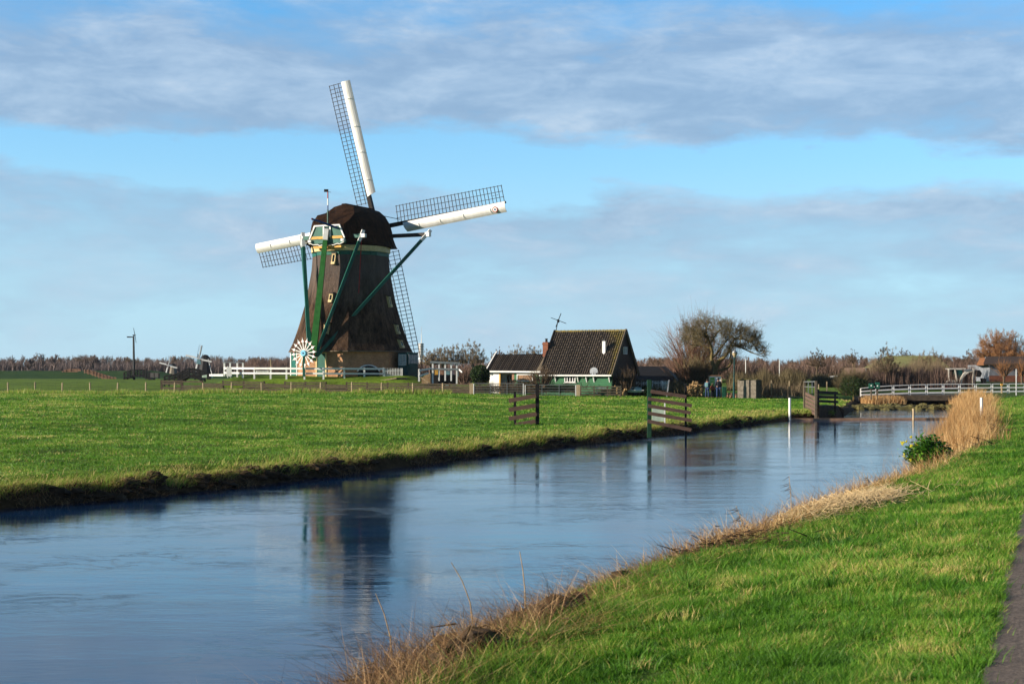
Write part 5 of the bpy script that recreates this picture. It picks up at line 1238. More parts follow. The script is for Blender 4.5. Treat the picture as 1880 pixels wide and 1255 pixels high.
wt = thing('white_trailer', 'small white sloping trailer beyond the dam gate', 'trailer', (X(1528, 160), 160, 1.1)); b = MB(); b.prism([P(1519, 700, 160), P(1538, 700, 160), P(1538, 689, 160), P(1530, 690, 160), P(1526, 694, 160), P(1519, 696.5, 160)], (0, 1.6, 0)); b.build('body', 'white', wt, bevel=.04)
b = MB(); b.tube([P(1524, 700.5, 159.9), P(1524, 700.5, 160.1)], .2, 10); b.build('wheel', 'black', wt)
b = MB(); b.prism([P(1466, 686, 230), P(1477, 686, 230), P(1476, 676, 230), P(1471, 673, 230), P(1467, 677, 230)], (0, .2, 0)); tag(b.build('red_banner', 'red'), 'small red patch of cloth or sign showing through the far hedge', 'banner')
for px, y0, y1, d, lb in ((1431, 661, 683, 210, 'tall white pole rising through the far hedge'), (1369, 659, 675, 210, 'short pale pole above the hedge right of the gnarled tree')):
    b = MB(); b.tube([P(px, y1+10, d), P(px, y0, d)], .06, 6); tag(b.build('pale_pole', 'white'), lb, 'pole')
for px, y0, y1, d in ((1416, 698, 727, 121.5), (1449, 699, 727, 122), (1503, 705, 716, 118), (1518, 700, 718, 124)):
    b = MB(); b.beam(P(px, y1+1, d), P(px, y0, d), .07); tag(b.build('stake', 'palewood'), {1416: 'thin stake in front of the hedge, right of the stone block', 1449: 'thin stake in front of the hedge, midway to the dam gate', 1503: 'short pale stake just right of the dam gate', 1518: 'thin stake right of the dam gate above the dark planks'}[px], 'stake', 'thin stakes along the hedge')
# ------------------------------------------------------------------ vegetation
def grow_tree(seed, H, r0, trunk=.3, spread=.5, levels=4, up=.25, wob=.22, nch=(5, 6, 6, 5), lenf=.62, flat=1.0, minr=.008, start=.25, lean=(0, 0)):
    """returns arrays of tapered segments p0,p1,r0,r1 (local, base at the origin)"""
    rg = random.Random(seed); S = []; LV = []
    def branch(p, d, L, r, lv):
        n = 4 if lv < 2 else 3 if lv < levels else 2; pts = [p]; dirs = []
        for i in range(n):
            d = (d+Vector((rg.uniform(-1, 1), rg.uniform(-1, 1), rg.uniform(-.7, .9)))*wob+UP*up*(.15 if lv == 0 else .3)).normalized()
            p = p+Vector((d.x, d.y, d.z*(flat if lv else 1)))*L/n; pts.append(p); dirs.append(d)
        for i in range(n):
            ra = r*(1-.55*i/n); rb = r*(1-.55*(i+1)/n)
            if lv == levels: rb = max(minr*.4, rb*.5)
            S.append((pts[i], pts[i+1], max(ra, minr), max(rb, minr*.5))); LV.append(lv)
        if lv < levels:
            c = nch[lv]; s0 = trunk if lv == 0 else start
            for k in range(c):
                t = s0+(1-s0)*(k+rg.random()*.8)/c; i = min(n-1, int(t*n)); f = t*n-i
                q = pts[i].lerp(pts[i+1], f); a = rg.uniform(0, 2*pi); base = dirs[i]
                perp = base.cross(Vector((cos(a), sin(a), rg.uniform(-.4, .4)))).normalized()
                nd = (base*(1-spread)+perp*spread*rg.uniform(.7, 1.3)).normalized()
                branch(q, nd, L*lenf*rg.uniform(.7, 1.15)*(1-.25*t), r*(.62 if lv == 0 else .55)*(1-.35*t), lv+1)
    d0 = Vector((lean[0], lean[1], 1)).normalized()
    branch(Vector((0, 0, 0)), d0, H*.62, r0, 0)
    a = np.array([(*p, *q, ra, rb) for p, q, ra, rb in S])
    zm = max(a[:, 2].max(), a[:, 5].max()); k = H/zm; a[:, :6] *= k
    return a, np.array(LV)
def tubes_np(name, segs, mat, parent=None, tint=None, sides=3):
    """segments (n,8) in world space -> one mesh of tapered prisms"""
    p0 = segs[:, 0:3]; p1 = segs[:, 3:6]; r0 = segs[:, 6]; r1 = segs[:, 7]
    d = p1-p0; d /= np.linalg.norm(d, axis=1, keepdims=True)+1e-9
    up = np.where(np.abs(d[:, 2:3]) < .9, np.array([[0, 0, 1.]]), np.array([[1., 0, 0]]))
    a = np.cross(d, up); a /= np.linalg.norm(a, axis=1, keepdims=True)+1e-9; b = np.cross(a, d)
    V = []
    for p, r in ((p0, r0), (p1, r1)):
        for k in range(sides):
            th = 2*pi*k/sides; V.append(p+(a*cos(th)+b*sin(th))*r[:, None])
    v = np.stack(V, 1); n = len(segs); i = np.arange(n)[:, None, None]*2*sides
    q = np.array([[k, (k+1) % sides, sides+(k+1) % sides, sides+k] for k in range(sides)])[None]
    if parent is not None: v = v-np.array(parent_loc(parent))[None, None]
    t = np.full(n, .5) if tint is None else tint
    return npmesh(name, v.reshape(-1, 3), (i+q).reshape(-1, 4), np.zeros((0, 3), int), np.repeat(t, 2*sides), mat, parent)
def place(a, loc, rot=0, sx=1.0, sz=1.0, rs_=1.0):
    c, s = cos(rot), sin(rot); o = a.copy()
    for k in (0, 3):
        x = a[:, k]*c-a[:, k+1]*s; y = a[:, k]*s+a[:, k+1]*c
        o[:, k] = x*sx+loc[0]; o[:, k+1] = y*sx+loc[1]; o[:, k+2] = a[:, k+2]*sz+loc[2]
    o[:, 6:] *= rs_; return o
def tree(name, label, cat, px, d, top, ground, arr, barkmat, twigmat, width=None, group=None, rot=0, rs_=1.0, split=1):
    """one tree: trunk with limbs, and crown of twigs, as two parts"""
    a, lv = arr; H = Z(top, d)-Z(ground, d); h0 = a[:, [2, 5]].max(); x = X(px, d)
    zg = Z(ground, d); g = thing(name, label, cat, (x, d, zg), group)
    k = H/h0; w0 = a[:, 3].max()-a[:, 3].min(); sx = (width/w0) if width else k
    o = place(a, (x, d, zg), rot, sx, k, rs_)
    tubes_np('trunk', o[lv <= split], barkmat, g, sides=6); tubes_np('crown', o[lv > split], twigmat, g)
    return g
# the gnarled tree in the garden: limbs laid out from the photo, twigs grown from them
rg = random.Random(21)
gx = 1313; gd = 126
gt = thing('gnarled_tree', 'big gnarled bare tree with a wide spreading crown behind the information board', 'tree', (X(gx, gd), gd, .8))
limbs = [([(1313, 725, 0), (1313, 700, 0), (1313, 682, 0), (1314, 676, 0)], .27, .24),
         ([(1314, 677, 0), (1309, 668, .2), (1306, 658, .3), (1308, 646, .2), (1304, 632, 0), (1299, 620, -.3), (1290, 608, -.8)], .19, .08),
         ([(1314, 677, 0), (1319, 664, -.2), (1322, 660, -.3), (1331, 655, -.5), (1338, 645, -.5), (1341, 634, -.3), (1349, 622, .2), (1362, 614, .6)], .18, .06),
         ([(1315, 680, 0), (1326, 679, .5), (1337, 674, 1), (1343, 666, 1.2), (1341, 655, 1.3), (1342, 642, 1.6), (1350, 630, 1.8)], .13, .05),
         ([(1306, 658, .3), (1315, 650, 1), (1322, 640, 1.3), (1328, 632, 1.6), (1336, 624, 2.0)], .10, .05),
         ([(1304, 632, 0), (1310, 620, .8), (1318, 610, 1.2), (1326, 602, 1.5)], .08, .04),
         ([(1299, 620, -.3), (1288, 614, -1), (1276, 612, -1.4), (1266, 614, -1.6)], .08, .03),
         ([(1306, 640, .2), (1294, 636, .8), (1284, 634, 1.5), (1276, 636, 2)], .06, .03),
         ([(1341, 634, -.3), (1352, 636, -.8), (1366, 640, -1), (1380, 648, -1)], .08, .03),
         ([(1350, 622, .2), (1366, 622, -.4), (1380, 628, -.6), (1390, 640, -.5)], .07, .03),
         ([(1299, 620, -.3), (1296, 606, .2), (1300, 596, .6), (1304, 588, 1)], .07, .03)]
S0 = []; tw = []
for pts, ra, rb in limbs:
    w = [P(px, y, gd+dz) for px, y, dz in pts]
    n = len(w)-1
    for i in range(n):
        r_a = ra+(rb-ra)*i/n; r_b = ra+(rb-ra)*(i+1)/n; S0.append((*w[i], *w[i+1], r_a, r_b))
proto_tw = [grow_tree(300+i, 1.0, .022, .1, .62, 3, .12, .34, (6, 5, 4), .62, 1.0, .0042, .1) for i in range(5)]
att = []
for pts, ra, rb in limbs[1:]:
    w = [P(px, y, gd+dz) for px, y, dz in pts]; n = len(w)-1
    for j in range(int(n*2.2)):
        t = rg.uniform(.38, 1.0)*n; i = min(n-1, int(t)); att.append(w[i].lerp(w[i+1], t-i))
for c in att:
    a, lv = rg.choice(proto_tw); L = rg.uniform(.9, 2.0)
    o = place(a, (0, 0, 0), rg.uniform(0, 6.28), L, L, 1.0)
    # tip the spray outwards from the middle of the crown
    out = (c-P(1322, 650, gd)); out.normalize(); ang = rg.uniform(.2, 1.25)
    axis = UP.cross(out); axis = axis.normalized() if axis.length > .01 else Vector((1, 0, 0))
    from mathutils import Matrix
    M_ = np.array(Matrix.Rotation(ang, 3, axis))
    o[:, 0:3] = o[:, 0:3]@M_.T+np.array(c); o[:, 3:6] = o[:, 3:6]@M_.T+np.array(c); tw.append(o)
# fill the dome: thin boughs run from the nearest limb to points spread through the crown
lpts = []
for pts, ra, rb in limbs[1:]:
    w = [P(px, y, gd+dz) for px, y, dz in pts]
    for i in range(len(w)-1):
        for k in range(4): lpts.append(w[i].lerp(w[i+1], k/4))
env_x = [1258, 1268, 1285, 1305, 1325, 1345, 1362, 1380, 1392, 1400]; env_y = [618, 600, 588, 581, 585, 596, 601, 612, 630, 645]; low_y = [640, 640, 636, 632, 628, 622, 626, 640, 652, 656]
for i in range(210):
    px = rg.uniform(1259, 1399); t = rg.random()**.8; y = float(np.interp(px, env_x, env_y)); yl = float(np.interp(px, env_x, low_y)); c = P(px, yl+(y+5-yl)*t, gd+rg.uniform(-2.2, 2.6))
    n0 = min(lpts, key=lambda q: (q-c).length); md = n0.lerp(c, .5)+Vector((rg.uniform(-.2, .2), rg.uniform(-.2, .2), rg.uniform(-.25, .1)))
    tw.append(np.array([(*n0, *md, .032, .022), (*md, *c, .022, .010)]))
    a, lv = rg.choice(proto_tw); L = rg.uniform(.7, 1.35); o = place(a, (0, 0, 0), rg.uniform(0, 6.28), L, L, .9)
    out = (c-P(1322, 655, gd)); out.normalize(); axis = UP.cross(out); axis = axis.normalized() if axis.length > .01 else Vector((1, 0, 0)); M_ = np.array(Matrix.Rotation(rg.uniform(.1, 1.3), 3, axis))
    o[:, 0:3] = o[:, 0:3]@M_.T+np.array(c); o[:, 3:6] = o[:, 3:6]@M_.T+np.array(c); tw.append(o)
tubes_np('trunk', np.array(S0), 'bark', gt, sides=8)
tubes_np('crown', np.concatenate(tw), 'olive', gt)

# willow shrub left and behind it: fans of upright whips
def whips(name, label, cat, px, d, ground, n, hgt_, width, depth, mat, seed, r=.014, group=None, lean=.5, branchy=2):
    rg = np.random.default_rng(seed); x0 = X(px, d); zg = Z(ground, d); g = thing(name, label, cat, (x0, d, zg), group)
    segs = []
    for i in range(n):
        bx = rg.normal()*.18*width; by = rg.normal()*.2*depth; a = (bx/width)*2.2*lean+rg.normal()*.16; ay = rg.normal()*.25
        h = hgt_*rg.uniform(.55, 1.0)*(1-.35*min(1, abs(a)*1.1)); p = np.array([x0+bx*.55, d+by*.5, zg]); dv = np.array([a, ay, 1.0]); dv /= np.linalg.norm(dv); rr_ = r*rg.uniform(.7, 1.6); k = 4
        for j in range(k):
            q = p+dv*h/k+rg.normal(size=3)*.03*h; segs.append((*p, *q, rr_*(1.6-j*.33), rr_*(1.6-(j+1)*.33)))
            for b_ in range(branchy if j else 0):
                e_ = q+(dv+rg.normal(size=3)*.45)*h*rg.uniform(.08, .28); segs.append((*(p+(q-p)*rg.random()), *e_, rr_*.6, rr_*.2))
            p = q; dv[0] += a*.06
    segs = np.array(segs); st_ = segs[:, 6] > r*1.5
    if st_.sum() > 4: tubes_np('stems', segs[st_], mat, g)
    tubes_np('twigs' if st_.sum() > 4 else 'stems', segs[~st_], mat, g); return g
whips('willow_shrub', 'tall pinkish willow shrub with a fan of upright whips left of the gnarled tree', 'shrub', 1283, 131, 712, 300, 6.3, 5.6, 3.5, 'twigpink', 5, .016, lean=.55, branchy=3)
whips('willow_shrub', 'olive brown thicket of stems at the foot of the gnarled tree, behind the people', 'shrub', 1276, 128.5, 720, 150, 3.4, 4.0, 2.0, 'olive', 6, .018, lean=.6, branchy=3)
whips('garden_bush', 'bare brown bush on a short trunk right of the cottage, above the log pile', 'bush', 1150, 121.5, 716, 90, 1.9, 2.6, 1.4, 'twig', 7, .014, lean=.9, branchy=3)
b = MB(); b.tube([P(1150, 730, 121.5), P(1150.5, 706, 121.5)], [.12, .09], 7); b.build('trunk', 'bark', [o for o in bpy.data.objects if o.get('label', '').startswith('bare brown bush')][0])
whips('cottage_bush', 'dark bare bush against the cottage wall above the left black gate post', 'bush', 995, 119.8, 712, 130, 1.7, 3.2, 1.2, 'twig', 8, .014, lean=.9, branchy=3)
whips('cottage_bush', 'thin bare climber stems against the green cottage wall', 'bush', 1075, 120.9, 712, 10, .9, 2.2, .4, 'twigpale', 9, .012, lean=.9, branchy=1)
whips('red_shrub', 'reddish brown shrub between the white sluice posts and the round evergreen', 'shrub', 853, 127, 705, 150, 1.5, 2.2, 1.2, 'twigred', 10, .016, lean=.7, branchy=3)
# evergreens
def leafy(name, label, cat, px, d, y0, y1, w, n, leaf, mat, seed, sq=1.0):
    rg = np.random.default_rng(seed); zc = Z((y0+y1)/2, d); h = Z(y0, d)-Z(y1, d); x0 = X(px, d); g = thing(name, label, cat, (x0, d, Z(y1, d)))
    v = rg.normal(size=(n, 3)); v /= np.linalg.norm(v, axis=1, keepdims=True); lump = 1+.35*(vn(v[:, 0]*2.5+seed, v[:, 2]*2.5+9)-.5)
    r = (rg.random(n)**.33)[:, None]*lump[:, None]; c = v*r*np.array([[w/2, w/2*sq, h/2]])+np.array([[x0, d, zc]])
    a = rg.normal(size=(n, 3)); a /= np.linalg.norm(a, axis=1, keepdims=True); b_ = np.cross(a, rg.normal(size=(n, 3))); b_ /= np.linalg.norm(b_, axis=1, keepdims=True)
    s = leaf*rg.uniform(.6, 1.4, (n, 1)); vv = np.stack([c-a*s, c+b_*s*.45, c+a*s, c-b_*s*.45], 1)-np.array(parent_loc(g))[None, None]
    npmesh('foliage', vv.reshape(-1, 3), np.arange(n*4).reshape(-1, 4), np.zeros((0, 3), int), np.repeat(rg.random(n), 4), mat, g)
    b = MB(); b.tube([(x0, d, Z(y1+8, d)), (x0, d, zc)], [.08, .04], 6); b.build('stem', 'bark', g); return g
MT['evergreen'] = leafmat('evergreen_leaves', [(0, lin(18, 34, 16)), (.6, lin(38, 62, 26)), (1, lin(72, 92, 42))], .5, .15)
MT['bushgreen'] = leafmat('broad_green_leaves', [(0, lin(26, 66, 18)), (.55, lin(66, 118, 30)), (1, lin(120, 158, 52))], .35, .3)
MT['flower'] = leafmat('yellow_petals', [(0, lin(200, 190, 40)), (1, lin(236, 226, 70))], .6, .3)
leafy('round_evergreen', 'round dark evergreen bush left of the white wall of the cottage wing', 'bush', 881, 123.5, 671, 707, 1.65, 9000, .07, 'evergreen', 3)
leafy('low_evergreen', 'low dark clipped bush beside the green gate post', 'bush', 1187, 122, 708, 729, 1.1, 4000, .06, 'evergreen', 4)
leafy('hawthorn_bush', 'olive green bush left of the white bridge railing', 'bush', 1567, 124, 690, 728, 2.4, 5000, .05, 'evergreen', 5)
whips('roadside_bush', 'olive bare bush in front of the caravan, left of the bridge railing', 'bush', 1566, 125, 726, 260, 2.4, 3.2, 2.0, 'olive', 51, .016, lean=.9, branchy=3)


def dome_tree(name, label, px, d, ybase, yfork, ytop, rpx, n, twigmat, barkmat, seed, group=None, upright=.5, rt=.16, L0=.9):
    """bare tree: short trunk, boughs fanning from the fork to points spread through a rounded crown, each ending in a spray of twigs"""
    rg = random.Random(seed); x0 = X(px, d); zb = Z(ybase, d); zf = Z(yfork, d); zt = Z(ytop, d); R = rpx*d/F
    g = thing(name, label, 'tree', (x0, d, zb), group); H = zt-zf; fork = Vector((x0, d, zf)); low = [(x0, d, zb, x0, d, zf, rt, rt*.8)]; hi = []
    mains = []
    for k in range(9):
        a = 2*pi*k/9+rg.uniform(-.3, .3); q = rg.uniform(.25, .6); e = fork+Vector((cos(a)*R*q, sin(a)*R*q*.9, H*rg.uniform(.35, .6))); m_ = fork.lerp(e, .5)+Vector((0, 0, H*.04))
        low += [(*fork, *m_, rt*.5, rt*.36), (*m_, *e, rt*.36, rt*.22)]; mains += [m_, e, m_.lerp(e, .5)]
    for i in range(n):
        a = rg.uniform(0, 2*pi); el_ = rg.uniform(-.05, 1.0); q = rg.uniform(.12, 1.0)**.55*rg.uniform(.82, 1.06); ch = sqrt(max(0, 1-max(0, el_)**2))
        c = fork+Vector((cos(a)*R*q*ch, sin(a)*R*q*ch*.9, H*(.10+.82*q*max(el_, .12)))); n0 = min(mains, key=lambda v: (v-c).length+(2 if v.z > c.z else 0)); md = n0.lerp(c, .55)+Vector((rg.uniform(-.08, .08), rg.uniform(-.08, .08), -.03))*R*.4
        hi += [(*n0, *md, rt*.14, rt*.10), (*md, *c, rt*.10, rt*.05)]
        ar, lv = rg.choice(proto_tw); L = L0*R*rg.uniform(.20, .34); o = place(ar, (0, 0, 0), rg.uniform(0, 6.28), L, L, d/126*.95); out = (c-fork).normalized(); axis = UP.cross(out); axis = axis.normalized() if axis.length > .01 else Vector((1, 0, 0))
        M_ = np.array(Matrix.Rotation(math.acos(max(-1, min(1, out.z)))*(1-upright)+rg.uniform(-.2, .2), 3, axis)); o[:, 0:3] = o[:, 0:3]@M_.T+np.array(c); o[:, 3:6] = o[:, 3:6]@M_.T+np.array(c); o = o[np.array([rg.random() < .8 for _ in range(len(o))])]; hi.append(o)
    hh = np.concatenate([h if isinstance(h, np.ndarray) else np.array([h]) for h in hi])
    tubes_np('trunk', np.array(low), barkmat, g, sides=6); tubes_np('crown', hh, twigmat, g); return g

# background trees that can be told apart
T_pop = [grow_tree(40+i, 8, .15, .12, .34, 4, .55, .16, (12, 7, 5, 4), .50, 1.0, .02, .15) for i in range(3)]
T_round = [grow_tree(60+i, 8, .14, .20, .42, 4, .40, .17, (11, 7, 5, 4), .60, 1.0, .014, .2) for i in range(4)]
T_dome = [grow_tree(95+i, 8, .11, .10, .40, 5, .30, .15, (9, 7, 5, 4, 3), .64, 1.0, .009, .12) for i in range(2)]
T_fine = [grow_tree(80+i, 8, .13, .14, .42, 4, .35, .16, (14, 9, 6, 5), .60, 1.0, .016, .15) for i in range(3)]
for i, (px, top, wpx, k, lb) in enumerate([(23, 651, 26, 0, 'first bare tree from the left edge on the far dike'), (54, 651, 30, 1, 'narrow bare tree on the far dike, near the left edge'), (98, 649, 24, 1, 'tall narrow bare tree on the far dike before the pale ramp railing'),
        (41, 650, 14, 0, 'slender bare tree squeezed between two wider ones on the far dike'), (79, 646, 18, 2, 'tallest bare tree of the far dike row at left'), (152, 650, 17, 0, 'left tree of the pair at the top of the reddish ramp'), (172, 650, 22, 2, 'right tree of the pair at the top of the reddish ramp')]):
    tree('bare_dike_tree', lb, 'tree', px, 330, top, 683.5, T_pop[k], 'twiggrey', 'twiggrey', wpx*330/F, 'bare trees on the far dike', rot=i, rs_=1.25)
dome_tree('spreading_tree', 'big orange brown bare tree crown behind the tiled barn at the right edge', 1836, 185, 700, 668, 603, 50, 520, 'twigorange', 'twigorange', 1, upright=.45)
dome_tree('orange_bush_tree', 'low orange twiggy tree at the right edge behind the tiled barn', 1895, 180, 700, 676, 636, 32, 200, 'twigorange', 'twigorange', 2)
dome_tree('roadside_tree', 'bare young tree standing in front of the left part of the green-roofed barn', 1627, 150, 716, 694, 626, 26, 200, 'twigpale', 'twig', 3, upright=.7, rt=.12)
dome_tree('roadside_tree', 'bushy bare tree in front of the right part of the green-roofed barn', 1708, 165, 712, 700, 638, 38, 260, 'twigpale', 'twig', 4, upright=.6, rt=.12)
dome_tree('roadside_tree', 'dark bare tree rising from the hedge right of the dam gate', 1500, 170, 710, 680, 634, 19, 130, 'twig', 'twig', 5, upright=.5, rt=.11)
dome_tree('roadside_tree', 'small dark conical tree on the skyline left of the green-roofed barn', 1566, 200, 700, 672, 634, 12, 90, 'twig', 'twig', 6, upright=.3, rt=.11)
dome_tree('roadside_tree', 'thin bare tree on the skyline above the green-roofed barn', 1660, 240, 690, 664, 636, 14, 80, 'twig', 'twig', 7, upright=.8, rt=.11)
dome_tree('roadside_tree', 'thin bare tree on the skyline left of the big orange brown crown', 1778, 230, 700, 674, 638, 17, 90, 'twig', 'twig', 8, upright=.7, rt=.11)
for i, (px, w_) in enumerate(((1843, 18), (1876, 16))):
    g = whips('pollard_willow', ('left pollard willow in front of the grey barn wall', 'right pollard willow in front of the grey barn wall')[i], 'tree', px, 160, 690, 70, 1.9, 1.5, 1.0, 'twigorange', 90+i, .018, 'pollard willows before the tiled barn', lean=.9)
    b = MB(); b.tube([P(px, 706, 160), P(px+.3, 696, 160), P(px, 689, 160)], [.14, .12, .2], 7); b.build('trunk', 'twig', g)
for i, (px, top, wpx, d, lb) in enumerate([(812, 627, 44, 300, 'rounded bare tree right behind the white sluice posts'), (838, 624, 36, 300, 'middle bare tree of the pale group right of the windmill'), (868, 618, 46, 300, 'tallest pale bare tree of the group right of the windmill'), (789, 634, 30, 300, 'leftmost bare tree of the pale group right of the windmill'),
        (915, 634, 30, 280, 'dark bare tree above the left end of the cottage wing'), (948, 626, 38, 300, 'pale bare tree above the ridge of the cottage wing'), (978, 624, 36, 300, 'pale bare tree just left of the brick chimney')]):
    dome_tree('far_tree', lb, px, d, 690, 676, top+2, wpx*.60, 200, 'twigpale' if i != 4 else 'twigred', 'twiggrey', 20+i, 'pale bare trees right of the windmill', .8, .16)

# far woodland and hedges: masses nobody could count
def wood(name, px0, px1, d0, d1, topf, ground, n, mats, seed, rs_=1.6, thick=0, thickh=3.0, tmat='twiggrey'):
    rg = np.random.default_rng(seed); parts = [[] for _ in mats]
    for i in range(n):
        px = rg.uniform(px0, px1); d = rg.uniform(d0, d1); a, lv = (T_round+T_fine+T_pop)[rg.integers(0, 10)]
        a = a[(lv > 0)]; a = a[rg.random(len(a)) < .5]
        H = Z(topf(px)+rg.uniform(-3.5, 4.5), d)-Z(ground, d); k = H/8.0; w_ = k*rg.uniform(.8, 1.25)
        parts[rg.integers(0, len(mats))].append(place(a, (X(px, d), d, Z(ground, d)-.2), rg.uniform(0, 6), w_, k, rs_))
    for i, (p, m_) in enumerate(zip(parts, mats)):
        if p: tag(tubes_np(name, np.concatenate(p), m_), kind='stuff')
    if thick:
        px = rg.uniform(px0, px1, thick); d = rg.uniform(d0-10, d0+12, thick); h = thickh*rg.uniform(.5, 1.0, thick)*(.8+.5*vn(px*.06, px*0+seed))
        base = np.stack([(px-940)/F*d, d, np.full(thick, Z(ground, (d0+d1)/2)-.1)], 1)
        tag(blades(name+'_undergrowth', base, h, np.full(thick, .00034*d0), rg.normal(size=(thick, 2))*.9, rg.random(thick), tmat), kind='stuff')
wood('far_woodland', -160, 560, 420, 620, lambda p: 653+2*sin(p*.03)+(3 if p < 60 else 0), 684, 230, ['twiggrey', 'twig'], 1, 2.0, 14000, 4.2, 'twiggrey')
wood('far_woodland', 440, 1260, 330, 420, lambda p: 656+2*sin(p*.05)-(6 if 780 < p < 890 else 0), 686, 150, ['twiggrey', 'twigred'], 2, 1.9, 15000, 3.8, 'twigred')
wood('reddish_woodland', 1190, 2050, 230, 330, lambda p: 656+3*sin(p*.04)-(5 if p > 1480 else 0), 692, 230, ['twigred', 'twig'], 3, 1.5, 22000, 3.4, 'twigred')
# hedges
def hedge(name, px0, px1, d, y0, y1, n, mat, seed, w=.03, lean=.25, dd_=1.2):
    rg = np.random.default_rng(seed); px = rg.uniform(px0, px1, n); dz = d+rg.normal(size=n)*dd_
    base = np.stack([(px-940)/F*dz, dz, np.full(n, Z(y1, d))+rg.uniform(-.05, .25, n)], 1); h = (Z(y0, d)-Z(y1, d))*rg.uniform(.45, 1.08, n)*(.75+.5*vn(px*.09, px*0+seed))
    return tag(blades(name, base, h, np.full(n, w), rg.normal(size=(n, 2))*lean, rg.random(n), mat), kind='stuff')
hedge('bare_hedge', 1335, 1480, 126, 680, 716, 9000, 'olive', 1, .028)
hedge('bare_hedge', 1385, 1478, 123.5, 704, 727, 3000, 'twigpale', 2, .022)
hedge('bare_hedge', 1490, 1570, 150, 686, 710, 5000, 'olive', 3, .04)
hedge('thicket', 1580, 1790, 152, 676, 714, 12000, 'twigred', 4, .04)
hedge('thicket', 1600, 1740, 160, 664, 706, 7000, 'twigpale', 5, .04, .5)
hedge('yard_scrub', 862, 1060, 120.8, 702, 720, 2500, 'twig', 6, .022, dd_=.3)
hedge('yard_scrub', 1150, 1290, 125, 700, 722, 3000, 'olive', 7, .03, .4)

# ------------------------------------------------------------------ grass, reeds, litter
gcols = [(0, lin(48, 84, 24)), (.4, lin(90, 142, 38)), (.74, lin(132, 172, 58)), (.9, lin(184, 178, 92)), (1, lin(212, 190, 124))]
MT['grass'] = leafmat('green_blades', gcols, .5, .4)
MT['reed'] = leafmat('dry_reed', [(0, lin(120, 84, 50)), (.5, lin(192, 148, 92)), (1, lin(236, 206, 152))], .7, .3)
MT['dead'] = leafmat('dead_stems', [(0, lin(56, 42, 30)), (.55, lin(124, 92, 62)), (1, lin(206, 170, 124))], .8, .15)
def scatter(n, ymin, ymax, xl, xr, power):
    """n ground points, denser near the camera (area density ~ y**-power)"""
    u = RNG.random(n); e = 1-power
    out = []; need = n
    y = RNG.uniform(ymin, ymax, n*6); w_ = (xr(y)-xl(y)); w_ = np.clip(w_, 0, None); pr = w_*y**(-power); pr /= pr.sum()
    y = y[RNG.choice(len(y), n, p=pr)]; y = y+RNG.normal(size=n)*.02; x = xl(y)+(xr(y)-xl(y))*RNG.random(n); return x, y
def grass(name, n, ymin, ymax, xl, xr, power, h0, w0, mat, tintf, hk=.35, leanw=(.25, .05), clumpy=True, sink=.01):
    x, y = scatter(n, ymin, ymax, xl, xr, power)
    cl = .5*fbm(x*1.3+5, y*1.3, 2)+1.1*fbm(x*4.7, y*4.7+8, 2); k = (y/ymin)
    h = h0*(.55+.9*RNG.random(n))*(1+1.6*cl if clumpy else 1)*k**hk; w_ = w0*k**.8*(.6+.8*RNG.random(n))
    z = hgt(x, y)-sink; an_ = fbm(x*.8, y*.8+40, 2)*9
    ln = np.stack([np.cos(an_), np.sin(an_)], 1)*h[:, None]*leanw[0]+RNG.normal(size=(n, 2))*h[:, None]*.45
    return tag(blades(name, np.stack([x, y, z], 1), np.clip(h, .01, None), w_, ln, np.clip(tintf(x, y, n), 0, 1), mat), kind='stuff')
def gt_(x, y, n):
    dry = sstep(.02, .22, fbm(x*.35+7, y*.35, 3)); return .36+1.1*fbm(x*.9, y*.9, 2)+.9*fbm(x*3.1, y*3.1, 2)+RNG.normal(size=n)*.19+.15*dry+(RNG.random(n) < .09)*.45
Gx = lambda y: np.maximum(Rx(y)+1.15, -.40*y)
vis_r = lambda y: np.minimum(PathL(y)+.03+.05*fbm(y*7, y*0, 2), .40*y)
grass('near_grass', 420000, 6.2, 34, Gx, vis_r, 1.5, .046, .0042, 'grass', gt_)
grass('near_grass', 120000, 33, 95, Gx, lambda y: np.minimum(PathL(y), .385*y), 1.4, .10, .016, 'grass', gt_)
def gm_(x, y, n): 
    L = Lx(y)-x; return .43+1.2*fbm(x*.5, y*.5, 3)+RNG.normal(size=n)*.17+.25*sstep(.02, .25, fbm(x*.12+3, y*.12, 3))+.38*(1-sstep(.5, 3.2, L))+(RNG.random(n) < .04)*.3
grass('meadow_grass', 300000, 28, 122, lambda y: -.385*y, lambda y: Lx(y)-.8, 1.5, .036, .017, 'grass', gm_, .45)
# long dry fringe below the wire fence
x = RNG.uniform(-45, -5, 9000); y = RNG.normal(size=9000)*.5+117.6
tag(blades('fence_fringe', np.stack([x, y, hgt(x, y)], 1), RNG.uniform(.1, .42, 9000)*(.5+vn(x*.8, y*0)), np.full(9000, .035), RNG.normal(size=(9000, 2))*.1, RNG.uniform(.55, 1.0, 9000), 'grass'), kind='stuff')
